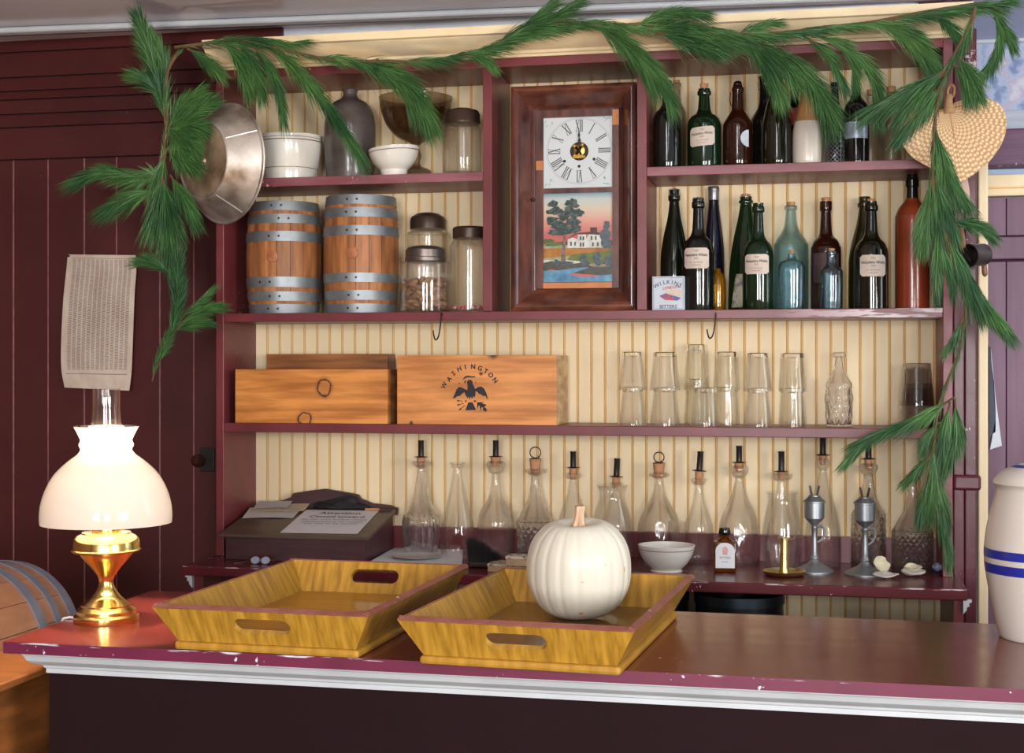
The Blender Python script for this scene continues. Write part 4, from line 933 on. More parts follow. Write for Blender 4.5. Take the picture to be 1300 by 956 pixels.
ink_shape([(520,400),(545,372),(580,370),(605,390),(612,430),(632,470),(640,500),(690,470),(740,465),(780,500),(812,570),(835,655),(805,618),(795,600),(760,600),(725,575),(700,570),(672,540),(650,530),(648,580),(632,628),(620,602),(600,640),(580,610),(565,655),(552,612),(525,632),(515,600),(500,590),(490,545),(470,560),(450,570),(420,600),(385,605),(352,628),(312,640),(340,580),(372,505),(410,470),(455,482),(500,505),(530,515),(532,450)])
ink_shape([(545,690),(605,690),(660,800),(500,806)])
ink_shape([(455,375),(490,325),(535,308),(585,318),(650,320),(640,336),(580,336),(530,334),(495,350)])
ink_shape([(478,415),(495,375),(515,372),(505,395),(500,420)])
for x, y in ((412,420),(652,408)): ink_shape([(x-12,y),(x,y-10),(x+12,y),(x,y+10)])
ink_shape([(495,665),(522,662),(512,694),(498,690)]); ink_shape([(618,665),(664,662),(655,684),(630,690)])
for p, q in (((370,668),(460,676)), ((375,736),(480,705)), ((405,806),(492,735))):
    dx_, dy_ = q[0]-p[0], q[1]-p[1]; l = math.hypot(dx_, dy_); ux, uy = dx_/l, dy_/l
    ink_shape([(p[0]-4*ux, p[1]-4*uy), (p[0]+36*ux-16*uy, p[1]+36*uy+16*ux), (p[0]+36*ux-5*uy, p[1]+36*uy+5*ux), (q[0]-5*uy, q[1]+5*ux), (q[0]+5*uy, q[1]-5*ux), (p[0]+36*ux+5*uy, p[1]+36*uy-5*ux), (p[0]+36*ux+16*uy, p[1]+36*uy-16*ux)])
ink_shape([(672,690),(775,688),(745,705),(800,720),(806,740),(775,748),(815,790),(812,822),(770,812),(755,790),(760,760),(735,765),(728,815),(712,760),(706,730),(690,745),(684,780),(674,770)])
MBx.build('stencil_eagle', sten, cr2, smooth=False)

# ------------------------------------------------------------------ tumblers upside down in stacks
foot_g = glass('thick_foot_glass', (253,254,252), .85)
def tumbler(px, Y, yt, hwt, hwb, base_z, label, hpx=48.5, gm=None, gf=None, rz=0.0, grp='upturned tumblers on the third shelf'):
    kk = mpp(px, Y); r = thing('tumbler', label, 'tumbler', (PX(px, Y), Y, base_z), grp); H = hpx * kk
    rt, rb = hwt * kk, hwb * kk
    # rim at the bottom (upside down), heavy foot at the top
    out = [(rb, .0003), (rb * .995, .004), (rb + (rt - rb) * .35, H * .36), (rb + (rt - rb) * .42, H * .40), (rt * 1.01, H * .93), (rt * .98, H * .985), (rt * .90, H)]
    t = .0022
    inn = [(rb - t * .6, .0003), (rb - t, .004), (rb + (rt - rb) * .42 - t * 1.3, H * .40), (rt - t * 1.6, H * .84), (0, H * .86)]
    fl = lambda a, k, z: (1 - .035 * (1 - abs(math.cos(5 * a)) ** .7)) if z > H * .38 else 1
    zf = H * .87
    o2 = [p for p in out if p[1] < zf] + [(rt * 1.005, zf)]
    inn = [(rb - t * .6, .0003), (rb - t, .004), (rb + (rt - rb) * .42 - t * 1.3, H * .40), (rt - t * 1.4, zf)]
    MB().lathe(o2[::-1] + inn, 50, RZ(rz), fl=lambda a, k, z: fl(a, k, z) if 0 <= k <= 4 else 1).build('body', gm or tumbler_g, r)
    MB().lathe([(0, H - .0015), (rt * .8, H - .0008), (rt * .9, H), (rt * .98, H * .985), (rt * 1.005, zf + .0004), (rt * .95, zf + .0003), (rt * .6, H * .90), (0, H * .905)], 50, RZ(rz), fl=lambda a, k, z: fl(a, 1, z) if 2 <= k <= 5 else 1).build('foot', gf or foot_g, r)
    return r
pale_g = glass('greenish_glass', (254.3,254.6,253), .25)
o45 = 44.5
def stack(px, Y, n, hwt, hwb, names, gm=None, off=44.5, hpx=48.5):
    kk = mpp(px, Y)
    for i in range(n): tumbler(px, Y, 0, hwt, hwb, Zs + .0002 + i * off * kk, names[i], hpx=hpx, gm=gm, rz=.2 * i)
stack(803, 3.765, 2, 13.2, 18.3, ['lower tumbler of leftmost stack, standing rim down', 'upper tumbler of leftmost stack, thick foot up'])
stack(844, 3.765, 2, 15.0, 19.3, ['lower tumbler of second stack from left, rim down', 'upper tumbler of second stack from left, foot reflecting window'])
stack(884, 3.868, 2, 13.3, 16.2, ['lower tumbler of the tallest stack, behind a single tumbler', 'upper tumbler of the tallest stack, highest glass of the row'], pale_g, 43.5, 57.5)
tumbler(895, 3.755, 0, 15.0, 18.6, Zs + .0002, 'single upturned tumbler in front of the tallest stack')
stack(922.5, 3.82, 2, 14.8, 17.0, ['lower tumbler of fourth stack, right behind single tumbler', 'upper tumbler of fourth stack, greenish foot'], pale_g)
stack(962, 3.765, 2, 13.5, 18.3, ['lower tumbler of fifth stack, bright window reflection', 'upper tumbler of fifth stack, left of rightmost pair'])
stack(1006, 3.77, 2, 15.2, 17.6, ['lower tumbler of pair beside the cut glass bottle', 'upper tumbler of pair beside the cut glass bottle'], pale_g)
smk = glass('grey_tumbler_glass', (232,231,231), .3)
kk = mpp(1164, 3.80)
tumbler(1164, 3.80, 0, 19, 22.5, Zs + .0002, 'lower grey tumbler by right cabinet side, behind pine', hpx=55, gm=smk, gf=smk, grp='grey tumblers by the cabinet side')
tumbler(1164, 3.80, 0, 17.5, 21.5, Zs + .0004 + 27 * kk, 'upper grey tumbler by right cabinet side', hpx=54, gm=smk, gf=smk, grp='grey tumblers by the cabinet side')
def cutfl(nu, amp, z0, z1, pitch):
    """diamond cutting: two crossing families of grooves"""
    def f(a, k, z):
        if not z0 < z < z1: return 1.0
        p1 = abs(math.sin(nu * a / 2 + PI * z / pitch)); p2 = abs(math.sin(nu * a / 2 - PI * z / pitch))
        return 1 - amp * (1 - min(p1, p2) ** .8)
    return f
def dense(p, z0, z1, step):
    """resample profile between z0 and z1"""
    out = []
    for (r0, a), (r1, b) in zip(p, p[1:]):
        out.append((r0, a)); n = int(abs(b - a) / step) if (max(a, b) > z0 and min(a, b) < z1) else 0
        for i in range(1, n): out.append((r0 + (r1 - r0) * i / n, a + (b - a) * i / n))
    out.append(p[-1]); return out
def decanter(label, px, Y, Zs, prof, top=None, gm=None, wall=.0035, fl=None, n=48, cut=None, rs=.975, name='decanter', group='decanters along the ledge', tilt=0.0):
    r = root_at(name, label, 'decanter', px, Y, Zs, group); kk = mpp(px, Y)
    p = sm(prof_px(px, Y, Zs, prof, rs), 3)
    if cut:
        nu, amp, ya, yb_, pitch = cut; z0, z1 = (HY - yb_) * kk + CZ - Zs, (HY - ya) * kk + CZ - Zs
        p = dense(p, z0, z1, .0022); ff = cutfl(nu, amp, z0, z1, pitch); n = 120
        no = len(p); f2 = lambda a, k, z: ff(a, k, z) if 1 <= k <= no else 1.0
    else:
        no = len(p); f2 = (lambda a, k, z: fl(a, z) if 1 <= k <= no else 1.0) if fl else None
    MB().lathe(hollow(p, wall), n, None, f2).build('body', gm or clear_g, r)
    zt_, rt = p[-1][1], p[-1][0] - wall
    T = TR(0, 0, zt_) @ RY(tilt)
    ri = max(.0045, rt * .95); rv = max(ri, .0105)
    if top and top[0] == 'pourer':
        ht = top[1] * kk; ch = top[2] * kk      # tube height above, visible cork height
        MB().lathe([(0, -.016), (ri * .8, -.016), (ri, -.001), (ri, .0003), (rv * .92, .0006), (rv * 1.05, ch), (0, ch)], 16, T).build('cork', cork_m, r)
        pr = MB().lathe([(0, ch + .0002), (.0185, ch + .0002), (.019, ch + .0012), (.0085, ch + .0035), (0, ch + .0035)], 24, T).build('pourer_disc', pour_m, r)
        MB().lathe([(.0080, ch + .0037), (.0078, ht - .004), (.0084, ht - .003), (.0084, ht), (.0062, ht), (.0062, ch + .0037)], 16, T).build('pourer_tube', pour_m, r)
    elif top and top[0] == 'ring':
        ch = top[1] * kk; R = top[2] * kk
        MB().lathe([(0, -.014), (ri * .85, -.014), (ri, 0.0003), (rv * .95, .0006), (rv * 1.15, ch), (0, ch)], 16, T).build('cork', cork_m, r)
        MB().lathe([(0, ch + .0002), (rv * 1.2, ch + .0002), (rv * .9, ch + .002), (0, ch + .002)], 16, T).build('cork_cap', pour_m, r)
        MB().tube([(R * math.cos(t), 0, ch + .002 + R + R * math.sin(t)) for t in [2 * PI * i / 24 for i in range(24)]], .0016, 6, M=T, closed=True).build('pull_ring', iron, r)
    return r
pour_m = pm('pourer_metal', (62,58,56), .38, metal=.7, var=.25, scale=60)
Zs = Z_LEDGE + .0002
flute = lambda n, amp, zt: (lambda a, z: 1 - amp * (.5 - .5 * math.cos(n * a)) if z < zt else 1)
decanter('fluted decanter with black pourer, first on the ledge beside desk', 534.6, 3.835, Zs, [(21,0),(22,700),(25,672),(25.3,660),(22,652),(15,641),(9.5,625),(6.5,608),(5,596),(5.5,594),(10.5,591),(12.5,588.5),(11,586),(7.5,585)], ('pourer', 26, 4.5), fl=flute(14, .16, .105), gm=cut_g)
decanter('plain decanter without stopper, second on the ledge', 580.7, 3.795, Zs, [(20,0),(22,700),(22.6,680),(21,665),(16,643),(10.5,622),(7,603),(6.5,594),(9,593),(8,590.5),(10.3,589),(9.5,587)])
decanter('panelled decanter with black pourer, third on the ledge behind brush', 629.3, 3.832, Zs, [(22,0),(24,700),(25,675),(24.6,662),(21,650),(13,638),(9,629),(6.2,615),(5.5,603),(6.5,601),(9,599),(12.5,591),(12.5,588),(9,585)], ('pourer', 26, 5), fl=flute(8, .09, .125), gm=mid_g)
decanter('diamond-cut decanter with ring stopper, left of the pumpkin', 679.6, 3.85, Zs, [(23,0),(24.5,700),(25,665),(24,661),(19,652),(11,636),(7,621),(5.6,606),(8,603),(12.5,599),(12,596),(9,595)], ('ring', 12.5, 7), gm=cut_g, cut=(18, .10, 664, 699, .022))
decanter('decanter with black pourer just behind the pumpkin', 727.6, 3.845, Zs, [(19,0),(20.5,700),(21,675),(19.5,660),(14,643),(8.5,627),(6,614),(5,609),(9,607),(10.5,604),(9,601),(7,600)], ('pourer', 27, 6))
decanter('decanter with tilted pourer, behind open carafe right of pumpkin', 782, 3.865, Zs, [(18,0),(20,700),(21,675),(19,660),(13,645),(7.5,630),(6,618),(8,616),(8.5,613),(7,612)], ('pourer', 30, 6.5), tilt=.05)
decanter('open-mouthed clear carafe right of pumpkin stem', 777, 3.76, Zs, [(23,0),(26,703),(27.5,680),(26.5,664),(22,648),(18,636),(17.2,628),(18.5,620),(20.5,616)], name='carafe')
decanter('decanter with cut ovals and ring stopper, behind white bowl', 836.5, 3.845, Zs, [(25,0),(27,712),(28,690),(27.5,668),(24,655),(17,643),(10,630),(6.8,617),(6,608),(8,606.5),(12.8,604),(12.5,601),(9,599.5)], ('ring', 11.5, 6.5), fl=lambda a, z: 1 - .09 * max(0, 1 - ((z - .085) / .028) ** 2) * (.5 + .5 * math.cos(9 * a)), gm=mid_g)
decanter('slim decanter with leaning pourer, between ring-stoppered and cut decanters', 887, 3.845, Zs, [(17,0),(18.5,712),(19,680),(18,665),(13.5,652),(9,638),(6.6,625),(6,617),(8,615),(10.8,610),(10.5,608),(7,607)], ('pourer', 34, 9), tilt=.07)
decanter('wide decanter with cut discs and upright pourer, behind amber bottle', 938.3, 3.845, Zs, [(24,0),(26.5,713),(27.5,690),(27,672),(23.5,658),(16.5,643),(10,628),(6,613),(5.5,607),(9,604),(12,598),(11.5,593),(8,591)], ('pourer', 25, 3.5), fl=lambda a, z: 1 - .09 * max(0, 1 - ((z - .085) / .03) ** 2) * (.5 + .5 * math.cos(9 * a + 1)), gm=mid_g)
decanter('decanter with glass-flanged pourer, behind the open vase', 992, 3.858, Zs, [(19,0),(21,713),(21.5,690),(18.5,670),(11,650),(8,635),(6.5,618),(6.5,611),(13,608),(14.5,603),(14,601.5),(7,601)], ('pourer', 28, 2))
decanter('open clear glass vase behind the brass candlestick', 993, 3.758, Zs, [(20,0),(23,716),(26,698),(26.3,680),(24,662),(20.5,646),(18.6,637),(19.2,628),(20.6,625)], name='glass_vase')
decanter('tall sloping decanter with black pourer, behind left pewter lamp', 1044.5, 3.853, Zs, [(22,0),(23,714),(23.3,690),(22,672),(18,650),(12,628),(7.5,608),(5.5,598),(6.5,596),(9.5,590),(9,584),(6.5,582)], ('pourer', 27, 4), fl=flute(12, .03, .12))
decanter('studded cut glass decanter with black pourer, behind right pewter lamp', 1102.5, 3.855, Zs, [(20.5,0),(22.5,713),(22.5,660),(20,650),(15,642),(9.5,628),(7,612),(6,604),(9,600),(12,594),(11,590),(7,588)], ('pourer', 25, 5), gm=cut_g, cut=(16, .11, 655, 712, .026))
decanter('broad diamond-cut decanter under drooping pine at right end of ledge', 1158.5, 3.835, Zs, [(25,0),(26.5,724),(27,690),(26.5,675),(24.5,672),(18,660),(10.5,646),(7,630),(6,612),(8,609),(9,605),(7,604)], gm=cut_g, cut=(22, .10, 674, 722, .020))
decanter('small cut glass bottle on third shelf right of the tumblers', 1065, 3.79, ZT_LOW + .0002, [(15,0),(16.5,541),(18.5,510),(17.6,498),(16.8,488),(16.2,486),(13,481),(7,470),(5,458),(4.5,454),(9.5,452.5),(9,448.5),(6,447)], gm=cut_g, cut=(10, .12, 492, 538, .05), name='cut_glass_bottle', group=None)
# ------------------------------------------------------------------ other things on the ledge
Zs = Z_LEDGE + .0002
r = thing('straight_glass', 'plain straight glass behind white bowl on the ledge', 'glass', (PX(861, 3.765), 3.765, Zs)); kk = mpp(861, 3.765)
MB().lathe(hollow(prof_px(861, 3.765, Zs, [(12,0),(12.7,712),(12.8,664),(12.8,662)]), .0018, .006), 40).build('body', clear_g, r)
bowl('small_bowl', 'white footed bowl with brown rim line on the ledge', 846, 3.66, Zs, [(20,0),(20.5,726.5),(19.5,722),(27,714),(33,704),(36,693.5),(36.3,691.5)], [(696.5, .0008)], .004)
# amber bitters bottle
r = root_at('bitters_bottle', 'small square amber bottle with white arched label and black stopper', 'bottle', 920, 3.675, Zs); kk = mpp(920, 3.675); k = kk
def zz(y, px=920, Y=3.675): return max(0, (HY - y) * mpp(px, Y) + CZ - Z_LEDGE)
m = MB(); m.box((-14*k, -10*k, .0002), (14*k, 10*k, zz(687)), bev=.004)
m.lathe([(0, zz(687.5)), (11*k, zz(687.5)), (8*k, zz(684)), (5.5*k, zz(682)), (5.5*k, zz(679)), (0, zz(679))], 20); m.build('body', dark_glass('bitters_amber', (120,58,10), .6), r)
MB().lathe([(0, zz(679) + .0003), (7*k, zz(679) + .0003), (7.6*k, zz(675)), (6*k, zz(670)), (0, zz(668.5))], 20).build('stopper', black_g, r)
wl = pm('white_label_ledge', (206,208,212), .6, var=.04); ar = [(-12*k, zz(720)), (12*k, zz(720)), (12*k, zz(698))] + [(12*k*math.cos(PI*i/12), zz(698) + 10*k*math.sin(PI*i/12)) for i in range(1, 12)] + [(-12*k, zz(698))]
MB().prism(ar, .0005, M=TR(0, -10*k - .0007, 0)).build('label', wl, r)
m = MB(); on_flat(m, 'BITTERS', .0075, 0, zz(707), 1, 0, -10*k - .0009); on_flat(m, 'aromatic', .005, 0, zz(712), 1, 0, -10*k - .0009); m.build('lettering', ink_lt, r, smooth=False)
m = MB(); m.prism([(-3*k, zz(703)), (3*k, zz(703)), (3.6*k, zz(696)), (0, zz(692)), (-3.6*k, zz(696))], .0003, M=TR(0, -10*k - .0012, 0)); m.build('crest', pm('pink_crest', (206,150,146), .6, var=.2, scale=200), r)
r.rotation_euler = (0, 0, .12)
# brass chamber candlestick
brass_l = pm('old_brass', (212,186,124), .3, metal=1, var=.2, scale=30, rvar=.08)
r = root_at('brass_candlestick', 'brass chamber candlestick with round saucer base on the ledge', 'candlestick', 995.5, 3.645, Zs); kk = mpp(995, 3.645)
MB().lathe([(0, .001), (.040, .001), (.050, .004), (.0535, .011), (.0525, .0115), (.048, .006), (.012, .004), (0, .004)], 48).build('saucer', brass_l, r)
MB().lathe([(.013, .0045), (.012, .010), (.0105, .016), (.0105, .088), (.0125, .089), (.0155, .0905), (.0155, .092), (.009, .092), (.009, .03), (0, .03)], 28).build('candle_tube', brass_l, r)
MB().tube([(.0115, 0, .085), (.02, 0, .089), (.026, 0, .092)], .0014, 6).build('ejector_knob', brass_l, r)
# pewter whale-oil lamps
pewter = pm('pewter', (152,156,160), .4, metal=.8, var=.18, scale=14, rvar=.1, bump=.04)
def oil_lamp(label, px, Y, yft, yfb, hwf, ybase, hwb, pxb=None):
    r = root_at('oil_lamp', label, 'oil lamp', px, Y, Zs, 'pewter lamps on the ledge'); kk = mpp(px, Y)
    zb = (HY - ybase) * kk + CZ - Zs; f = lambda y: (HY - y) * kk + CZ - Zs
    y0 = ybase
    MB().lathe([(0, .0002), (hwb*kk, .0002), (hwb*kk, .003), (hwb*.93*kk, .007), (hwb*.6*kk, .015), (9*kk, .021), (6*kk, .027), (5*kk, .031)], 40).build('foot', pewter, r)
    zt_ = f(yfb + 3)
    MB().lathe(sm([(5*kk, .031), (5.8*kk, .036), (4.2*kk, .042), (4.2*kk, .052), (3.2*kk, zt_ - .022), (4.4*kk, zt_ - .008), (3*kk, zt_ - .004), (5*kk, zt_)], 3), 24).build('stem', pewter, r)
    ft = MB().lathe([(0, zt_), (5*kk, zt_), (hwf*.8*kk, f(yfb) + .004), (hwf*.97*kk, f(yfb) + .009), (hwf*.97*kk, f(yft + 9)), (hwf*1.08*kk, f(yft + 8.4)), (hwf*1.08*kk, f(yft + 7)), (hwf*.8*kk, f(yft + 4)), (hwf*.55*kk, f(yft + 1)), (hwf*.55*kk, f(yft)), (0, f(yft))], 36).build('font', pewter, r)
    b = MB()
    for s in (-1, 1): b.tube([(s*3.2*kk, 0, f(yft)), (s*5.6*kk, 0, f(yft - 12.5))], .0027, 10)
    for i, s in enumerate((-1, 1)):
        MB().tube([(s*3.2*kk, 0, f(yft) + .0002), (s*5.8*kk, 0, f(yft - 12.5))], .0027, 10).build('wick_tube', pour_m, r)
    hp = spl([(3.5*kk, 0, zt_ - .006), (.020, 0, zt_ - .006), (.024, 0, zt_ - .018), (.020, 0, zt_ - .036), (3.8*kk, 0, zt_ - .046)], 5)
    MB().tube(hp, [.0035 - .0012 * (i / (len(hp) - 1)) for i in range(len(hp))], 8).build('handle', pewter, r)
oil_lamp('left pewter whale-oil lamp with two wick tubes on the ledge', 1034, 3.72, 629, 662, 12.8, 726, 24.5)
oil_lamp('right pewter whale-oil lamp with two wick tubes, beside oyster shells', 1098, 3.698, 631, 665, 13.2, 729, 25.5)
# shells
nac = pm('oyster_shell', (196,186,176), .45, rgb2=(226,220,210), scale=40, bump=.5, stretch=(1,1,3)); nac2 = pm('oyster_hollow', (214,208,190), .25, rgb2=(188,170,120), scale=20)
def shell(parent, M, rx, ry, dep, mt, seed, nm):
    rn = random.Random(seed); m = MB(); n, k = 28, 6; vs, fs = [], []
    jit = [1 + rn.uniform(-.10, .10) for _ in range(n)]
    for side in (0, 1):
        for j in range(k + 1):
            t = j / k
            for i in range(n):
                a = 2*PI*i/n; rr = t * (jit[i] if t > .6 else 1) * (1 + .25 * math.cos(a)) 
                z = dep * (t * t) + .0016 * math.sin(9 * t + 3 * a) * t + (.002 if side == 0 else -.001)
                vs.append((rx * rr * math.cos(a), ry * rr * math.sin(a), z))
    S_ = (k + 1) * n
    for j in range(k):
        for i in range(n):
            q = (j*n+i, j*n+(i+1) % n, (j+1)*n+(i+1) % n, (j+1)*n+i)
            fs.append(q); fs.append(tuple(S_ + x for x in reversed(q)))
    for i in range(n): fs.append((k*n+i, k*n+(i+1) % n, S_+k*n+(i+1) % n, S_+k*n+i))
    return m.add(vs, fs, M).build(nm, mt, parent)
q = PZ(1117, 734, Z_LEDGE); r = thing('oyster_shell', 'opened oyster shell propped upright, right of pewter lamp foot', 'shell', (q.x, q.y, Zs), 'oyster shells on the ledge')
shell(r, TR(.006, -.005, .006) @ RX(.15), .030, .018, .004, nac, 1, 'lower_half'); shell(r, TR(-.004, .008, .032) @ RX(1.05) @ RY(.5), .021, .019, .007, nac2, 2, 'upper_half')
q = PZ(1156, 732, Z_LEDGE); r = thing('oyster_shell', 'flat oyster shell lying in front of diamond-cut decanter', 'shell', (q.x, q.y, Zs), 'oyster shells on the ledge')
shell(r, TR(0, 0, .004) @ RX(.2), .029, .018, .010, nac, 3, 'lower_half'); shell(r, TR(.001, .004, .018) @ RX(.35), .021, .013, .006, nac2, 4, 'upper_half')
q = PZ(1187, 730, Z_LEDGE); r = thing('mussel_shell', 'small dark mussel shell at right end of the ledge', 'shell', (q.x, q.y, Zs))
shell(r, TR(0, 0, .004) @ RX(.3), .016, .010, .006, pm('mussel_blue_black', (40,34,48), .2), 5, 'valve'); shell(r, TR(.003, .004, .016) @ RX(.9), .013, .010, .006, pm('mussel_inside', (70,60,80), .15, rgb2=(150,160,190), scale=60), 6, 'valve')
# slant-top desk
DX0, DX1, DY0, DY1 = PX(286, 3.625), PX(462, 3.625), 3.628, 3.885
dk = thing('slant_desk', 'small dark purple-brown slant-top desk with scrolled gallery on ledge', 'desk', (DX0, DY0, Zs)); W_, D_ = DX1 - DX0, DY1 - DY0
dwood = pm('purple_brown_stain', (56,34,40), .42, rgb2=(78,46,48), scale=6, stretch=(1.5,1.5,8), bump=.08); dtop = pm('lid_brown', (66,52,48), .42, rgb2=(84,68,58), scale=5, stretch=(1,5,1), bump=.05)
hf, hb = .062, .110; t = .012
slope = (hb - hf) / D_
MB().box((0, 0, .0002), (W_, t, hf), bev=.001).build('front_panel', dwood, dk)
for x in (0, W_ - t): MB().prism([(t + .0002, .0002), (D_, .0002), (D_, hb), (t + .0002, hf + slope * t)], t, M=TR(x + t, 0, 0) @ RZ(PI / 2)).build('side_panel', dwood, dk)
MB().box((t + .0002, D_ - t, .0002), (W_ - t - .0002, D_, hb)).build('back_panel', dwood, dk)
MB().prism([(.022, .012), (W_ * .80, .012), (W_ * .845, .018), (W_ * .835, .022), (W_ * .875, .032), (W_ * .86, .046), (.022, .046)], .003, M=TR(0, -.0031, 0)).build('raised_panel', dwood, dk)
Lm = TR(0, 0, hf + .0008) @ RX(math.atan(slope))
def lid(x, y, z=0.0): return Lm @ Vector((x, y, z))
ll = math.hypot(D_, hb - hf)
MB().box((-.014, -.018, 0), (W_ + .016, ll - .014, .010), M=Lm, bev=.003).build('lid', dtop, dk)
ga = [(-.012, 0), (W_ + .012, 0), (W_ + .014, .018), (W_ - .01, .026), (W_ * .85, .030), (W_ * .76, .042), (W_ * .735, .054), (W_ * .6, .062), (W_ * .485, .068), (W_ * .37, .062), (W_ * .245, .054), (W_ * .22, .042), (W_ * .13, .030), (.02, .026), (-.014, .018)]
MB().prism(ga, .011, M=TR(0, D_ - .0008, hb - .008)).build('gallery', dwood, dk)
def on_lid(px, py):
    """photo point -> desk-local x,y on the lid plane"""
    a, b, v = ray(px, py); t = (Z_LEDGE + hf + .011 - slope * DY0 - CZ) / (v - slope * b); p = Vector((a * t, b * t, CZ + v * t))
    return p.x - DX0, (p.y - DY0) * math.sqrt(1 + slope * slope)
def sheet(name, label, cat, pts, zoff, mt, th=.0006, curl=.0, group=None):
    P = [on_lid(*p) for p in pts]; c = thing(name, label, cat, (DX0, DY0, Zs), group); m = MB(); N = 8; vs, fs = [], []
    for s in (0, 1):
        for i in range(N + 1):
            for j in range(N + 1):
                u, v = i / N, j / N
                x = (P[0][0]*(1-u) + P[1][0]*u)*(1-v) + (P[3][0]*(1-u) + P[2][0]*u)*v; y = (P[0][1]*(1-u) + P[1][1]*u)*(1-v) + (P[3][1]*(1-u) + P[2][1]*u)*v
                vs.append(tuple(lid(x, y, .0105 + zoff + th * s + curl * (abs(math.sin(3 * u + 2 * v)) + (1.6 * (v - .6) if v > .6 else 0)))))
    K = (N + 1) ** 2
    for i in range(N):
        for j in range(N):
            a = i*(N+1)+j; q = (a, a+N+1, a+N+2, a+1); fs += [q[::-1], tuple(K+x for x in q)]
    ed = [(i*(N+1)) for i in range(N+1)] + [N*(N+1)+j for j in range(1, N+1)] + [i*(N+1)+N for i in range(N-1, -1, -1)] + [j for j in range(N-1, 0, -1)]
    for a, b in zip(ed, ed[1:] + ed[:1]): fs.append((a, b, K+b, K+a))
    m.add(vs, fs).build('paper', mt, c); return c, P
paper_w = pm('white_paper', (206,202,206), .75, var=.03, scale=14)
nt_, P = sheet('notice', 'white printed notice headed Attention lying on the slant desk', 'notice', [(356, 676.5), (454, 678), (481, 648.8), (389, 647.8)], .0004, paper_w)
def notice_text(s, size, u0, v0, mt, sx=1.3, nm='lettering'):
    vs, fs = text_mesh(s, size); ax = Vector(P[1]) - Vector(P[0]); wv = (Vector(P[2]) + Vector(P[3]) - Vector(P[0]) - Vector(P[1])) / 2
    c = Vector(P[0]) + ax * u0 + wv * v0; ex = ax.normalized(); ey = wv.normalized()
    m = MB().add([tuple(lid(*(c + ex * a * sx + ey * b), .0105 + .0013)) for a, b, _ in vs], [tuple(f) for f in fs]); return m.build(nm, mt, nt_, smooth=False)
notice_text('Attention', .030, .52, .86, ink, 1.0); notice_text('Closed toward', .026, .52, .70, ink, 1.0)
for i, (s, v) in enumerate((('the bar until further notice', .58), ('patrons please be seated', .48), ('and wait to be served', .40))): notice_text(s, .017, .52, v, ink_lt, 1.0, 'small_print')
for i, (pts, z, c) in enumerate((([(308, 658), (372, 658), (384, 646), (318, 646)], .0003, (196,192,190)), ([(318, 652), (386, 651), (394, 643), (330, 643)], .0045, (186,166,140)), ([(322, 650), (366, 649), (372, 642), (330, 642)], .010, (176,172,176)))):
    sheet('loose_paper', ['lowest white paper under the pile at back left of desk', 'tan folded paper in the middle of desk pile', 'curled grey paper on top of the desk pile'][i], 'paper', pts, z, pm('pile_paper%d' % i, c, .75, var=.08), curl=.0022, group='papers on the desk')
def lidpt(px, py, z=0): return lid(*on_lid(px, py), .0105 + z)
r = thing('black_cloth', 'crumpled black cloth against the desk gallery', 'cloth', (DX0, DY0, Zs)); m = MB(); bm = bmesh.new(); bmesh.ops.create_icosphere(bm, subdivisions=4, radius=1)
for v in bm.verts:
    d_ = mnoise.noise(v.co * 2.3) * .35 + mnoise.noise(v.co * 5) * .15; x, y, z = v.co * (1 + d_)
    v.co = (x * .075, y * .018, max(-.0, z * .022 * (1 + .7 * math.exp(-((x - .35) * 3) ** 2))))
q = lidpt(432, 645.5, .0012); m.bm(bm, TR(*q)).build('cloth', pm('black_cloth', (26,24,28), .8, var=.3, scale=60, bump=.4), r)
a_, b_ = lidpt(464, 648.2, .0036), lidpt(497, 648.0, .0036)
r = thing('pencil', 'short tan pencil with dark end lying on the desk lid', 'pencil', (DX0, DY0, Zs)); c_ = a_.lerp(b_, .55)
MB().tube([a_, c_], .0032, 6).build('shaft', pm('pencil_tan', (190,122,70), .5), r); MB().tube([c_, b_], .0031, 6).build('end', pm('pencil_dark', (70,48,40), .5), r)
# spectacles, plate on cloth, brush, two paper boxes
q = PZ(318, 716, Z_LEDGE); r = thing('spectacles', 'small wire spectacles with pale lenses lying at ledge left', 'spectacles', (q.x, q.y, Zs)); wm = pm('spectacle_wire', (170,140,130), .3, metal=.9)
for x in (.012, .040):
    pts = [(x + .0125 * math.cos(t), .003 + .004 * math.sin(t), .010 + .009 * math.sin(t)) for t in [2*PI*i/20 for i in range(20)]]
    MB().tube(pts, .0009, 6, closed=True).build('rim', wm, r)
    MB().add([(x + .0118 * math.cos(t), .003 + .0037 * math.sin(t), .010 + .0084 * math.sin(t)) for t in [2*PI*i/20 for i in range(20)]] + [(x + .0118 * math.cos(t), .0036 + .0037 * math.sin(t), .010 + .0084 * math.sin(t)) for t in [2*PI*i/20 for i in range(20)]], [tuple(range(20)), tuple(range(39, 19, -1))] + [(i, i+20, (i+1) % 20+20, (i+1) % 20) for i in range(20)]).build('lens', pm('pale_lens', (176,190,216), .05, trans=.3, var=.02), r)
MB().tube([(.0245, .003, .012), (.026, .001, .015), (.0275, .003, .012)], .0008, 6).build('bridge', wm, r)
MB().tube(spl([(-.0005, .003, .012), (-.014, .006, .006), (-.028, .004, .0015), (-.046, .0, .001)], 4), .0009, 6).build('temple', wm, r); MB().tube(spl([(.0525, .003, .012), (.060, .02, .006), (.040, .035, .0015), (.0, .036, .001)], 4), .0009, 6).build('temple', wm, r)
linen = pm('white_linen', (214,216,222), .85, var=.06, scale=30, bump=.3)
A4 = [PZ(468, 717.5, Z_LEDGE), PZ(586, 720, Z_LEDGE), PZ(588, 701, Z_LEDGE), PZ(500, 699, Z_LEDGE)]
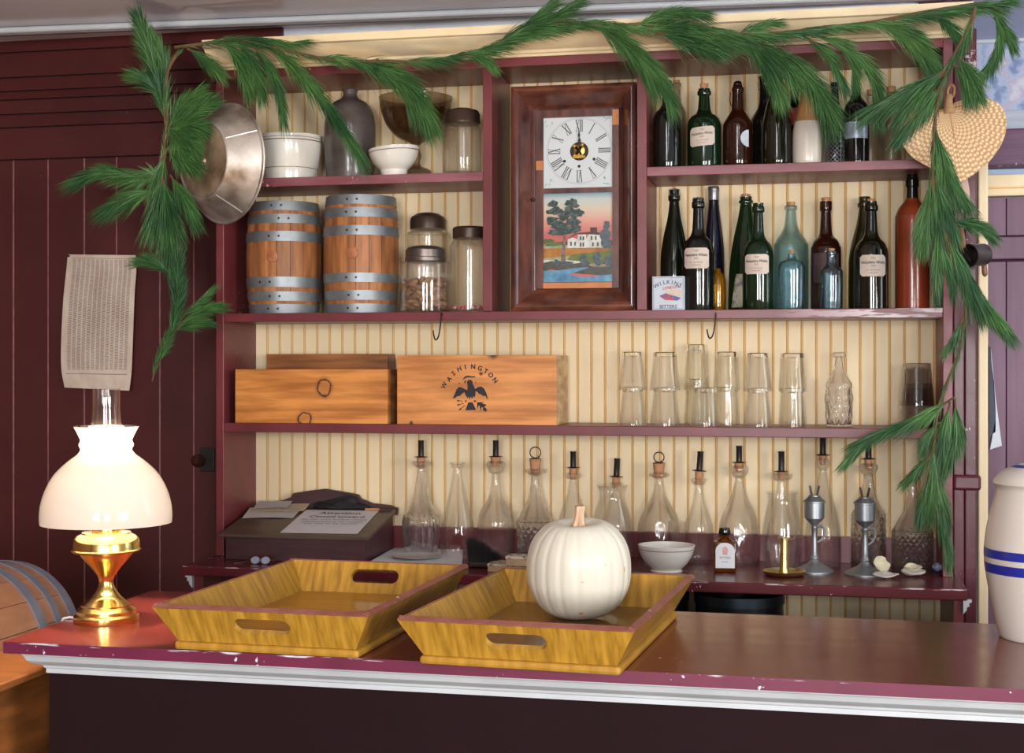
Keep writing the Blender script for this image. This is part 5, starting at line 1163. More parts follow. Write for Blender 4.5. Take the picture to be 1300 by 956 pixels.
c0 = A4[0]; r = thing('folded_cloth', 'white folded cloth beside the slant desk, under grey plate', 'cloth', (c0.x, c0.y, Zs)); m = MB(); N = 12; vs, fs = [], []
for s in (0, 1):
    for i in range(N + 1):
        for j in range(N + 1):
            u, v = i / N, j / N; p = (A4[0]*(1-u) + A4[1]*u)*(1-v) + (A4[3]*(1-u) + A4[2]*u)*v
            vs.append((p.x - c0.x, p.y - c0.y, .0001 if s == 0 else .0075 + .0009 * mnoise.noise(Vector((u * 5, v * 5, 0)))))
K = (N + 1) ** 2
for i in range(N):
    for j in range(N): a = i*(N+1)+j; q = (a, a+N+1, a+N+2, a+1); fs += [q[::-1], tuple(K+x for x in q)]
ed = [(i*(N+1)) for i in range(N+1)] + [N*(N+1)+j for j in range(1, N+1)] + [i*(N+1)+N for i in range(N-1, -1, -1)] + [j for j in range(N-1, 0, -1)]
for a, b in zip(ed, ed[1:] + ed[:1]): fs.append((a, b, K+b, K+a))
m.add(vs, fs).build('cloth', linen, r)
q = PZ(529, 707.5, Z_LEDGE + .01)
r = thing('pewter_plate', 'shallow grey plate on the white folded cloth', 'plate', (q.x, q.y, Z_LEDGE + .0088)); MB().lathe([(0, .0004), (.040, .0004), (.045, .002), (.064, .0055), (.065, .0068), (.045, .0035), (.040, .002), (0, .002)], 48).build('plate', pm('dull_pewter', (186,182,178), .4, metal=.3, var=.15, scale=14), r)
q = PZ(612, 722, Z_LEDGE); r = thing('bristle_brush', 'black bristle brush lying between white cloth and tan boxes', 'brush', (q.x, q.y + .02, Zs)); bl = pm('black_bristle', (22,20,20), .6, rand=.4, island=True)
MB().box((-.040, -.014, 0), (.038, .016, .016), bev=.005).build('brush_block', pm('brush_wood', (40,28,24), .5), r); m = MB(); rn = random.Random(8)
for i in range(1500):
    x, y = rn.uniform(-.038, .036), rn.uniform(-.012, .014); t = (x + .038) / .074; h = (.082 - .05 * t ** 1.6) * rn.uniform(.85, 1.05) ; lx, ly = rn.gauss(.010 * (t - .4), .006), rn.gauss(0, .007)
    w = .0007; m.add([(x - w, y, .012), (x + w, y, .012), (x, y + w, .012), (x + lx, y + ly, h)], [(0,1,3), (1,2,3), (2,0,3)])
tag(m.build('bristles', bl, r, smooth=False), kind='stuff')
tan_p = pm('tan_paper_box', (158,128,98), .7, var=.15, scale=30); prt = pm('printed_box_top', (186,172,150), .65, rgb2=(70,64,66), scale=70, lo=.5, hi=.58)
def pbox(label, px0, px1, y_front, z0, dep, h, rz, mt_top):
    q = PZ(px0, y_front, Z_LEDGE + z0); w = (px1 - px0) * mpp(px0, q.y); r = thing('paper_box', label, 'box', (q.x, q.y, Zs + z0), 'tan paper boxes by the brush', rz)
    MB().box((0, 0, 0), (w, dep, h * .7), bev=.001).build('tray', tan_p, r); MB().box((-.001, -.001, h * .7 + .0002), (w + .001, dep + .001, h), bev=.001).build('lid', mt_top, r)
pbox('lower tan paper box under another, behind pumpkin tray', 619, 676, 726, 0.0, .075, .020, .06, prt)
pbox('upper tan paper box with black printed top, behind pumpkin tray', 642, 690, 718.5, .0204, .055, .024, .02, prt)
# black kegs under the ledge
for px, lab in ((938.5, 'black hooped keg under the ledge, right one'), (818, 'black hooped keg under the ledge, mostly hidden by tray')):
    r = thing('black_keg', lab, 'keg', (PX(px, 3.745), 3.745, 0), 'kegs under the ledge'); R = .112
    MB().lathe([(0, .002), (R * .86, .002), (R * 1.06, .24), (R * 1.1, .46), (R * 1.06, .68), (R * .98, .898), (R * .93, .90), (R * .93, .885), (0, .885)], 40).build('body', pm('black_stave', (22,22,26), .3, var=.3, scale=10, bump=.1), r)
    for z0, z1 in ((.878, .902), (.80, .842), (.05, .09)):
        rr = lambda z: R * (.985 if z > .6 else .92) + (.9 - z) * .02 * (z > .6)
        MB().lathe([(rr(z0) + .001, z0), (rr(z0) + .004, z0), (rr(z1) + .004, z1), (rr(z1) + .001, z1)], 40).build('hoop', pm('black_hoop', (60,70,80), .35, metal=.8), r)
# ------------------------------------------------------------------ trays on the counter
def tray_mat(name, rgb, rgb2, st):
    return pm(name, rgb, .36, rgb2=rgb2, scale=3.2, stretch=st, detail=6, bump=.06, coat=.25, lo=.34, hi=.62)
ty_x = tray_mat('mustard_graining_x', (156,112,34), (196,148,54), (30, 8, 1.6)); ty_y = tray_mat('mustard_graining_y', (142,102,34), (180,136,52), (8, 30, 1.6))
ty_in = pm('tray_inside_floor', (150,100,30), .3, rgb2=(178,122,40), scale=4, stretch=(2,12,1), coat=.3); ty_in2 = pm('tray_inside_worn', (104,70,34), .3, rgb2=(128,88,44), scale=4, stretch=(12,2,1), coat=.3)
tr_rim = chips(pm('tray_rim_red', (128,70,56), .45, rgb2=(150,96,84), scale=20), (190,170,160), 90, .86); tr_base = pm('tray_base_mustard', (158,112,36), .36, rgb2=(192,144,54), scale=4, stretch=(14,3,2), coat=.25)
def tray(label, FL, FR, BR, BL, bFL, bFR, floor_m, hr=.073, hb=.014, rot_extra=0.0):
    """rim corners and front base corners as photo points; built square, placed on the counter"""
    p = [PZ(*q, ZC + hr) for q in (FL, FR, BR, BL)]
    o = (p[0] + p[1]) / 2; ax = ((p[1] - p[0]).normalized() + (p[2] - p[3]).normalized()).normalized(); ang = math.atan2(ax.y, ax.x)
    w = ((p[1] - p[0]).length + (p[2] - p[3]).length) / 2; d = ((p[3] - p[0]).length + (p[2] - p[1]).length) / 2
    cen = (p[0] + p[1] + p[2] + p[3]) / 4
    b = [PZ(*q, ZC + .006) for q in (bFL, bFR)]; wb = (b[1] - b[0]).length
    r = thing('serving_tray', label, 'tray', (cen.x, cen.y, ZC + .0002), 'mustard trays on the counter', ang)
    ins = (w - wb) / 2 + .004; w2, d2 = w / 2, d / 2; wi, di = w2 - ins, d2 - ins
    MB().box((-wi - .006, -di - .006, 0), (wi + .006, di + .006, hb), bev=.0055).build('base', tr_base, r)
    fl_ = MB().box((-wi + .002, -di + .002, hb + .0002), (wi - .002, di - .002, hb + .006)).build('floor_board', floor_m, r)
    t = .010; H = hr - hb
    def wall(w_top, w_bot, dist_top, dist_bot, turn, hole, mt):
        sl_ = math.hypot(H, dist_top - dist_bot); al = math.atan2(dist_top - dist_bot, H)
        out = [(-w_bot, 0), (w_bot, 0), (w_top, sl_), (-w_top, sl_)]; hs = []
        if hole:
            a, rr, zc = .036, .0145, sl_ * .56
            hs = [[(a + rr*math.cos(x), zc + rr*math.sin(x)) for x in [(-PI/2 + PI*i/10) for i in range(11)]] + [(-a + rr*math.cos(x), zc + rr*math.sin(x)) for x in [(PI/2 + PI*i/10) for i in range(11)]]]
        M = RZ(turn) @ TR(0, -dist_bot, hb + .0004) @ RX(al)
        b_ = MB().prism(out, t, hs, M).build('side_board', mt, r, smooth=False)
        MB().box((-w_top, -.0006, sl_ + .0003), (w_top, t + .0012, sl_ + .0025), M=M, bev=.0008).build('rim', tr_rim, b_)
    wall(w2, wi, d2, di, 0, True, ty_x); wall(w2, wi, d2, di, PI, True, ty_x)
    wall(d2 - .0005, di - .0005, w2, wi, PI / 2, False, ty_y); wall(d2 - .0005, di - .0005, w2, wi, -PI / 2, False, ty_y)
    return r, cen, ang
tray('empty mustard grained tray with handle holes, nearest the lamp', (194,771.7), (468,785), (593.6,720.4), (370,713.4), (229,820), (456,834), ty_in)
tray('mustard grained tray holding the white pumpkin', (507.3,788.2), (808.5,804), (877.9,734), (635,724.5), (539,838), (792,852), ty_in2)
# pumpkin
q = PZ(735, 783, ZC + .021); kk = mpp(735, q.y)
pk = thing('pumpkin', 'round white pumpkin with pale stem sitting in right tray', 'pumpkin', (q.x, q.y, ZC + .0235), rot=(.12, 0, 0))
pm_sk = pm('pumpkin_skin', (214,208,190), .42, rgb2=(224,218,202), scale=5, bump=.05, sss=.08, coat=.1)
nt = pm_sk.node_tree; b_ = nt.nodes['Principled BSDF']; src = b_.inputs['Base Color'].links[0].from_socket
tc = nd(nt, 'ShaderNodeTexCoord'); vo = nd(nt, 'ShaderNodeTexNoise'); vo.inputs['Scale'].default_value = 38; vo.inputs['Detail'].default_value = 1; nt.links.new(tc.outputs['Object'], vo.inputs['Vector'])
mr = nd(nt, 'ShaderNodeMapRange'); mr.inputs[1].default_value = .76; mr.inputs[2].default_value = .80; nt.links.new(vo.outputs[0], mr.inputs[0])
mx = nd(nt, 'ShaderNodeMix', data_type='RGBA'); nt.links.new(mr.outputs[0], mx.inputs[0]); nt.links.new(src, mx.inputs[6]); mx.inputs[7].default_value = lin((206,150,84)); nt.links.new(mx.outputs[2], b_.inputs['Base Color'])
R = 65.5 * kk; Hh = 127 * kk; m = MB(); pr = []
NN = 40
for i in range(NN + 1):
    t = -PI / 2 + PI * i / NN; c_, s_ = max(0, math.cos(t)), math.sin(t)
    rr = R * c_ ** .72; z = Hh / 2 + Hh / 2 * math.copysign(abs(s_) ** .92, s_)
    dip = .020 * math.exp(-(rr / (R * .30)) ** 2); z += -dip if s_ > 0 else dip * .5
    pr.append((rr, z))
z_min = min(z for _, z in pr); pr = [(r_, z - z_min) for r_, z in pr]; pr[0] = (0, pr[0][1]); pr[-1] = (0, pr[-1][1])
def rib(a, k, z): return (1 - .020 * abs(math.cos(a * 9 + .35 * math.sin(3 * a))) ** 9 * (1 if 2 < k < NN - 1 else .5)) * (1 + .015 * math.sin(2 * a + .5))
m.lathe(pr, 150, None, rib).build('body', pm_sk, pk)
Rp = RX(.12); pk.location.z = ZC + .0206 - min((Rp @ Vector(v)).z for v in m.v); pk.location.y += .009
zs = pr[-1][1]
st = MB(); pts = spl([(0, 0, zs - .006), (0, 0, zs + .004), (.001, 0, zs + .016), (.0025, .002, zs + .030), (.004, .005, zs + .043)], 5)
vs, fs = [], []; n = 30; rad0 = [.0200, .0130, .0090, .0080, .0086]
for i, p in enumerate(pts):
    t = i / (len(pts) - 1) * 4; j = min(3, int(t)); rr = rad0[j] + (rad0[j+1] - rad0[j]) * (t - j)
    for k in range(n): a = 2*PI*k/n; q_ = rr * (1 + .2 * math.cos(6 * a) * (1 - i / len(pts) * .5)); vs.append((p.x + q_ * math.cos(a), p.y + q_ * math.sin(a), p.z))
for i in range(len(pts) - 1):
    for k in range(n): fs.append((i*n+k, i*n+(k+1) % n, (i+1)*n+(k+1) % n, (i+1)*n+k))
fs.append(tuple(range((len(pts)-1)*n, len(pts)*n))); st.add(vs, fs).build('stem', pm('pumpkin_stem', (170,120,84), .7, rgb2=(222,196,164), scale=30, stretch=(3,3,.4), bump=.2), pk)

# ------------------------------------------------------------------ oil-style table lamp
LY = PZ(135, 789, ZC).y; LX = PX(135, LY); k = mpp(135, LY)
lp = thing('table_lamp', 'brass table lamp with lit white opal shade and glass chimney', 'lamp', (LX, LY, ZC + .0002))
lz = lambda y: max(0.0, (789 - y) * k)
brs = pm('polished_brass', (228,196,120), .2, metal=1, var=.08, scale=12)
def lp_prof(P): return [(hw * k, lz(y)) for hw, y in P]
MB().lathe([(0, 0)] + lp_prof([(40,789),(40.5,787),(40.5,781),(39,779.5),(36.5,778),(36.5,774),(33.5,771),(31,769),(31,767),(27,764),(22,760.5),(17.5,757),(17,755.5),(14,752),(11,747),(9.5,743),(9,738)]) + [(0, lz(738))], 56).build('base', brs, lp)
MB().lathe([(0, lz(737.8))] + sm(lp_prof([(9,737.8),(10,733),(12,729),(18,721),(25,713),(31,706),(33.5,702)]), 2) + lp_prof([(34,701.5),(41,700.5),(43,699),(43.2,697.5),(42,696.5),(41.5,694),(41.5,688),(39.5,683),(36,679.5),(31,677.5),(30.5,675.5),(19,674.5)]) + [(0, lz(674.5))], 56, None).build('font', brs, lp)
MB().lathe([(0, lz(674.3))] + lp_prof([(18.5,674.3),(19,670),(17,664),(17,650),(19,648),(19,644),(15,641)]) + [(0, lz(641))], 40).build('burner', brs, lp)
def opal():
    m = bpy.data.materials.new('opal_shade'); m.use_nodes = True; nt = m.node_tree; nt.nodes.clear(); L = nt.links
    o = nd(nt, 'ShaderNodeOutputMaterial'); d = nd(nt, 'ShaderNodeBsdfDiffuse'); t = nd(nt, 'ShaderNodeBsdfTranslucent'); g = nd(nt, 'ShaderNodeBsdfGlossy'); a = nd(nt, 'ShaderNodeMixShader'); b = nd(nt, 'ShaderNodeMixShader'); f = nd(nt, 'ShaderNodeFresnel')
    d.inputs[0].default_value = lin((232,222,218)); t.inputs[0].default_value = lin((74,70,68)); g.inputs['Roughness'].default_value = .05
    a.inputs[0].default_value = .5; L.new(d.outputs[0], a.inputs[1]); L.new(t.outputs[0], a.inputs[2]); L.new(f.outputs[0], b.inputs[0]); L.new(a.outputs[0], b.inputs[1]); L.new(g.outputs[0], b.inputs[2]); L.new(b.outputs[0], o.inputs[0]); return m
MB().lathe(sm(lp_prof([(81.5,664),(82,655),(81,643),(78,630),(73,617),(65,603),(55,592),(43,582),(36,577),(32,572),(32.2,569),(34,565),(32,559.5),(33,556),(36,550),(40,542.5),(41.2,541)]), 3), 64).build('shade', opal(), lp)
MB().lathe(hollow(lp_prof([(15.5,640.5),(16,636),(21,622),(22,610),(20.5,590),(19.5,560),(18.5,535),(17,520),(17,495),(17.2,493.5)]), .0012, .0013)[2:-2], 40).build('chimney', glass('chimney_glass', (254.5,254,253), .1), lp)
me_, nt, b_ = base_mat('mantle_glow'); b_.inputs['Emission Color'].default_value = (1, .86, .66, 1); b_.inputs['Emission Strength'].default_value = 60
MB().lathe(sm(lp_prof([(3,640),(10,632),(11.5,618),(9.5,600),(5,584),(1,576)]), 3), 24).build('bulb', me_, lp)
bl_ = bpy.data.lights.new('lamp_light', 'POINT'); bl_.energy = 22; bl_.color = (1, .8, .56); bl_.shadow_soft_size = .015
lo = bpy.data.objects.new('lamp_light', bl_); COL.objects.link(lo); lo.parent = lp; lo.location = (0, 0, lz(566))
cord = spl([(-.055, .008, .004), (-.065, .011, .003), (-.075, .010, .0025), (-.084, .008, .0025), (-.0945, .006, -.006), (-.0965, .004, -.06)], 6)
MB().tube(cord, .0022, 8).build('cord', pm('white_cord', (206,204,210), .4), lp)
# ------------------------------------------------------------------ stoneware crock
q = PZ(1331, 810, ZC); k = mpp(1331, q.y); cz = lambda y: max(0.0, (810 - y) * k)
ckm = pm('salt_glaze', (216,206,194), .25, rgb2=(222,214,204), scale=6, coat=.4, bump=.03)
blue = pm('cobalt_band', (36,46,150), .3, var=.1, scale=20, coat=.4)
c = thing('stoneware_crock', 'large cream lidded stoneware crock with two blue bands', 'crock', (q.x, q.y, ZC + .0002))
cp_ = sm([(58*k, 0)] + [(hw*k, cz(y)) for hw, y in [(60,807),(66,785),(72,755),(77,722),(78,700),(76.5,680),(72,655),(66,632),(63,622),(64,617)]], 3)
MB().lathe([(0, 0)] + cp_ + [(0, cp_[-1][1])], 72).build('body', ckm, c)
def crad(z):
    for (r0, a), (r1, b) in zip(cp_, cp_[1:]):
        if a <= z <= b and b > a: return r0 + (r1 - r0) * (z - a) / (b - a)
for ya, yb_ in ((696, 707), (714, 726)):
    zs_ = [cz(yb_) + (cz(ya) - cz(yb_)) * i / 4 for i in range(5)]
    MB().lathe([(crad(zs_[0]) - .001, zs_[0])] + [(crad(z) + .0005, z) for z in zs_] + [(crad(zs_[-1]) - .001, zs_[-1])], 72).build('blue_band', blue, c)
lidp = [(0, cz(616.7)), (66*k, cz(616.7)), (68*k, cz(614)), (67*k, cz(610)), (58*k, cz(600)), (46*k, cz(593)), (38*k, cz(590.5)), (20*k, cz(587)), (14*k, cz(584)), (15*k, cz(574)), (9*k, cz(568)), (0, cz(567))]
ld_ = MB().lathe(lidp, 64).build('lid', ckm, c)
zb0, zb1 = cz(593) + .0007, cz(590.5) + .0007
MB().lathe([(46*k, zb0 - .001), (46.2*k, zb0), (38.2*k, zb1), (38*k, zb1 - .001)], 64).build('blue_ring', blue, ld_)
# ------------------------------------------------------------------ keg on a stand, beyond counter's left end
BX, BZ, BYc, BL = -1.835, .857, 2.66, .39
kg = thing('large_keg', 'big oak keg with blue-grey hoops lying behind lamp at far left', 'keg', (BX, BYc, BZ))
kg_w = pm('keg_oak', (160,108,78), .4, rgb2=(192,140,108), scale=4, stretch=(5,1.2,5), bump=.1, coat=.2)
krad = lambda y: .199 - .030 * (abs(y) / BL) ** 2
N = 20
for i in range(N):
    m = MB(); vs, fs = [], []; a0_, a1_ = 2*PI*i/N + .004, 2*PI*(i+1)/N - .004; ny = 10
    for j in range(ny + 1):
        y = -BL + 2 * BL * j / ny; R = krad(y)
        for kq in range(4): a = a0_ + (a1_ - a0_) * kq / 3; vs.append((R * math.cos(a), y, R * math.sin(a)))
        for kq in range(4): a = a0_ + (a1_ - a0_) * kq / 3; vs.append(((R - .012) * math.cos(a), y, (R - .012) * math.sin(a)))
    for j in range(ny):
        A, B = j * 8, (j + 1) * 8
        for kq in range(3): fs.append((A+kq+1, A+kq, B+kq, B+kq+1)); fs.append((A+4+kq, A+4+kq+1, B+4+kq+1, B+4+kq))
        fs.append((A+7, A+3, B+3, B+7)); fs.append((A, A+4, B+4, B))
    for kq in range(3): fs.append((kq, kq+1, 4+kq+1, 4+kq)); E = ny*8; fs.append((E+kq+1, E+kq, E+4+kq, E+4+kq+1))
    m.add(vs, fs).build('stave', kg_w, kg)
for y in (-BL + .02, BL - .03): MB().lathe([(0, 0), (krad(BL) - .0125, 0), (krad(BL) - .0125, .01), (0, .01)], 40, TR(0, y + .01, 0) @ RX(PI / 2)).build('head', kg_w, kg)
hp_m = pm('keg_hoop', (150,158,178), .45, metal=.5, var=.15, scale=20)
for y0, y1 in ((.185, .222), (.268, .298), (.345, .385), (-.222, -.185), (-.298, -.268), (-.385, -.345)):
    MB().lathe([(krad(y) + o_, -y) for y, o_ in ((y0, .0003), (y0, .0025), (y1, .0025), (y1, .0003))][::-1], 56, RX(PI / 2)).build('hoop', hp_m, kg)
sd = thing('keg_stand', 'plain brown wooden stand under the large keg', 'stand', (BX, BYc, 0)); swd = pm('stand_wood', (150,94,44), .5, rgb2=(176,112,58), scale=5, stretch=(6,1,6))
hS = BZ - math.sqrt(.199 ** 2 - .12 ** 2)
for s in (-1, 1):
    for y in (-.3, .26): MB().box((s * .165 - .03, y - .03, 0), (s * .165 + .03, y + .03, hS - .06), bev=.004).build('leg', swd, sd)
    MB().prism([(s*.11, hS - .0595), (s*.20, hS - .0595), (s*.20, BZ - .02), (s*.20, BZ - .005)][: 4] if s > 0 else [(-.20, BZ - .005), (-.20, BZ - .02), (-.20, hS - .0595), (-.11, hS - .0595)], .001, M=TR(0, 0, 0)) if False else None
    MB().box((s * .165 - .04, -.36, hS - .0595), (s * .165 + .04, .32, hS - .012), bev=.004).build('rail', swd, sd)
fr = MB().box((.20, -.30, .02), (.40, .02, ZY(846, 5, 2.5)), bev=.004)
bx_ = thing('wooden_box', 'plain brown wooden box between keg and counter end', 'box', (BX, BYc - .02, 0)); hB = ZY(845, 5, 2.5)
MB().box((.215, -.40, .0002), (.385, -.02, hB - .016), bev=.003).build('body', pm('box_brown', (96,56,26), .5, rgb2=(150,92,44), scale=5, stretch=(1,1,6)), bx_); MB().box((.207, -.41, hB - .0158), (.395, -.012, hB), bev=.003).build('top', pm('box_top', (118,70,34), .5, rgb2=(142,88,46), scale=5, stretch=(1,6,1)), bx_)

# ------------------------------------------------------------------ tin pan hanging on the left stile
tin = pm('worn_tin', (122,104,88), .46, metal=.7, rgb2=(206,198,190), scale=11, bump=.12, rvar=.14, lo=.3, hi=.65)
tin_in = pm('tin_bottom', (112,80,56), .42, metal=.6, rgb2=(214,192,164), scale=12, bump=.06, rvar=.1)
pc = PY(288, 208, 3.630); k = mpp(288, 3.63)
pn = thing('tin_pan', 'round ribbed tin milk pan hanging bottom outward on left stile', 'pan', pc)
view = Vector((pc.x, pc.y, 0)).normalized(); rightv = Vector((view.y, -view.x, 0))
nrm = (-rightv * .79 - view * .61).normalized()
Mp = Matrix((( *Vector((0,0,1)).cross(nrm).normalized(), 0), (0,0,1,0), (*nrm, 0), (0,0,0,1))).transposed()
Rr, Rb, dp = 74 * k, 48 * k, .078
MB().lathe([(Rr + .004, 0), (Rr + .006, .002), (Rr + .004, .005), (Rr - .002, .006), (Rb + .006, dp - .004), (Rb + .003, dp), (Rb - .0, dp + .0015), (Rb - .004, dp - .002), (0, dp - .002), (0, dp - .0035), (Rb - .005, dp - .0035), (Rb + .003, dp - .004), (Rr - .004, .004), (Rr, .0015)], 64, Mp).build('side', tin, pn)
MB().lathe([(Rb - .0045, dp - .0018), (Rb - .0045, dp - .0012), (.012, dp - .0008), (.010, dp + .002), (.006, dp + .006), (0, dp + .0075)], 48, Mp).build('bottom', tin_in, pn)
for a in (PI * .16, PI * .5 + .5, PI * 1.16, PI * 1.5 + .5, PI * .16 + 2.6):
    a1 = Vector(((Rr - .001) * math.cos(a), (Rr - .001) * math.sin(a), .007)); a2 = Vector(((Rb + .005) * math.cos(a), (Rb + .005) * math.sin(a), dp - .003))
    MB().tube([Mp @ a1, Mp @ a2], .0017, 6).build('seam', pm('tin_seam', (214,212,210), .3, metal=.8), pn)
# ------------------------------------------------------------------ printed sheet on the red boards
def sheetm():
    m, nt, b = base_mat('old_print'); L = nt.links; tc = nd(nt, 'ShaderNodeTexCoord'); uv = nd(nt, 'ShaderNodeSeparateXYZ'); L.new(tc.outputs['UV'], uv.inputs[0])
    def math_(op, a, b_=None, c_=None):
        n = nd(nt, 'ShaderNodeMath', operation=op)
        for i, x in enumerate((a, b_, c_)):
            if x is None: continue
            if isinstance(x, (int, float)): n.inputs[i].default_value = x
            else: L.new(x, n.inputs[i])
        return n.outputs[0]
    def between(x, a, c_): return math_('MULTIPLY', math_('GREATER_THAN', x, a), math_('LESS_THAN', x, c_))
    u, v = uv.outputs[0], uv.outputs[1]
    inside = math_('MULTIPLY', between(u, .07, .93), between(v, .20, .93))
    colg = math_('GREATER_THAN', math_('FRACT', math_('MULTIPLY', u, 15)), .28)
    rows = math_('GREATER_THAN', math_('FRACT', math_('MULTIPLY', v, 120)), .45)
    nz = nd(nt, 'ShaderNodeTexNoise'); nz.inputs['Scale'].default_value = 90; mpn = nd(nt, 'ShaderNodeMapping'); mpn.inputs['Scale'].default_value = (2, 1, 1); L.new(tc.outputs['UV'], mpn.inputs[0]); L.new(mpn.outputs[0], nz.inputs['Vector'])
    words = math_('GREATER_THAN', nz.outputs[0], .42)
    txt = math_('MULTIPLY', math_('MULTIPLY', inside, colg), math_('MULTIPLY', rows, words))
    rule = math_('MULTIPLY', between(u, .06, .94), math_('ADD', between(v, .165, .172), between(v, .938, .945)))
    fac = math_('MINIMUM', math_('ADD', math_('MULTIPLY', txt, .8), math_('MULTIPLY', rule, .7)), 1.0)
    n2 = nd(nt, 'ShaderNodeTexNoise'); n2.inputs['Scale'].default_value = 5; L.new(tc.outputs['UV'], n2.inputs['Vector'])
    cr = nd(nt, 'ShaderNodeValToRGB'); cr.color_ramp.elements[0].position = .35; cr.color_ramp.elements[1].position = .7; cr.color_ramp.elements[0].color = lin((200,178,160)); cr.color_ramp.elements[1].color = lin((216,200,184)); L.new(n2.outputs[0], cr.inputs[0])
    mx = nd(nt, 'ShaderNodeMix', data_type='RGBA'); L.new(fac, mx.inputs[0]); L.new(cr.outputs[0], mx.inputs[6]); mx.inputs[7].default_value = lin((104,92,90)); L.new(mx.outputs[2], b.inputs['Base Color']); b.inputs['Roughness'].default_value = .8; return m
YS = 3.965
edge_l = [(86, 323), (84, 345), (80, 385), (77.5, 440), (78, 470), (82, 492)]; edge_r = [(172, 324), (173, 345), (171, 370), (169, 420), (167, 470), (164, 496)]
sh = thing('printed_sheet', 'old yellowed printed broadsheet in columns pinned on red boards', 'poster', (0, 0, 0)); me = bpy.data.meshes.new('paper'); vs, fs, uvs = [], [], []
NU, NV = 10, 20
L1, R1 = spl([(x, y, 0) for x, y in edge_l], 4), spl([(x, y, 0) for x, y in edge_r], 4)
for s in (0, 1):
    for j in range(NV + 1):
        for i in range(NU + 1):
            u, v = i / NU, j / NV; pl, prr = L1[j], R1[j]; p = pl * (1 - u) + prr * u
            wob = .006 * math.sin(u * 3.1) * v + .012 * v * v * (.4 + u) + .002 * math.sin(9 * v + 4 * u)
            q = PY(p.x, p.y, YS - wob); vs.append((q.x, q.y + (.0006 if s else 0), q.z)); uvs.append((u, 1 - v))
K = (NU + 1) * (NV + 1)
for j in range(NV):
    for i in range(NU): a = j*(NU+1)+i; fs.append((a, a+NU+1, a+NU+2, a+1)); fs.append((K+a, K+a+1, K+a+NU+2, K+a+NU+1))
me.from_pydata(vs, [], fs); ul = me.uv_layers.new(name='UVMap')
for l in me.loops: ul.data[l.index].uv = uvs[l.vertex_index]
me.polygons.foreach_set('use_smooth', [True] * len(me.polygons)); me.materials.append(sheetm()); o = bpy.data.objects.new('paper', me); COL.objects.link(o); o.parent = sh
q = PY(88, 325, YS - .001); MB().lathe([(.0015, 0), (.0015, .004), (.004, .005), (0, .007)], 10, TR(*q) @ RX(PI / 2)).build('nail', iron, sh)

# ------------------------------------------------------------------ things hung at the right post
YFAN = 3.61; k = mpp(1210, YFAN)
fc = PY(1204, 134, YFAN); fn = thing('palm_fan', 'heart-shaped woven palm fan hanging over right cabinet corner', 'fan', fc)
W2 = lambda px, py: ((px - 1204) * k, (134 - py) * k)
ol = [(1204,138),(1212,131),(1222,128),(1236,126.5),(1250,127.5),(1262,133),(1270,144),(1273.5,158),(1272,174),(1265,191),(1253,207),(1237,221),(1224,229),(1218,232),(1204,226),(1186,215),(1168,205),(1155,194),(1147,180),(1145,166),(1149,152),(1158,144),(1172,140),(1188,139)]
oc = [W2(v.x, v.y) for v in spl([(a, b, 0) for a, b in ol + ol[:1]], 4)[:-1]]
fm = bpy.data.materials.new('woven_palm'); fm.use_nodes = True; nt = fm.node_tree; L = nt.links; b = nt.nodes['Principled BSDF']; tc = nd(nt, 'ShaderNodeTexCoord')
sw = nd(nt, 'ShaderNodeSeparateXYZ'); L.new(tc.outputs['Object'], sw.inputs[0])
def mth(op, a, b_=None):
    n_ = nd(nt, 'ShaderNodeMath', operation=op)
    for i_, x_ in enumerate((a, b_)):
        if x_ is None: continue
        if isinstance(x_, (int, float)): n_.inputs[i_].default_value = x_
        else: L.new(x_, n_.inputs[i_])
    return n_.outputs[0]
zz_ = mth('ADD', sw.outputs[2], .03); an = mth('ARCTAN2', sw.outputs[0], mth('MULTIPLY', zz_, -1.0)); rr_ = mth('SQRT', mth('ADD', mth('MULTIPLY', sw.outputs[0], sw.outputs[0]), mth('MULTIPLY', zz_, zz_)))
# strips fan out from the handle; a second set of strips crosses them over and under
rib_ = mth('SINE', mth('MULTIPLY', an, 46.0)); over = mth('SINE', mth('ADD', mth('MULTIPLY', rr_, 520.0), mth('MULTIPLY', mth('SIGN', mth('SINE', mth('MULTIPLY', an, 23.0))), 1.57)))
hgt = mth('ADD', mth('MULTIPLY', mth('ABSOLUTE', rib_), .55), mth('MULTIPLY', over, .45))
crf = nd(nt, 'ShaderNodeValToRGB'); crf.color_ramp.elements[0].position = .1; crf.color_ramp.elements[1].position = .75; crf.color_ramp.elements[0].color = lin((196,152,106)); crf.color_ramp.elements[1].color = lin((238,206,164))
L.new(hgt, crf.inputs[0]); L.new(crf.outputs[0], b.inputs['Base Color']); b.inputs['Roughness'].default_value = .65
bpf = nd(nt, 'ShaderNodeBump'); bpf.inputs['Strength'].default_value = .5; bpf.inputs['Distance'].default_value = .002; L.new(hgt, bpf.inputs['Height']); L.new(bpf.outputs[0], b.inputs['Normal'])
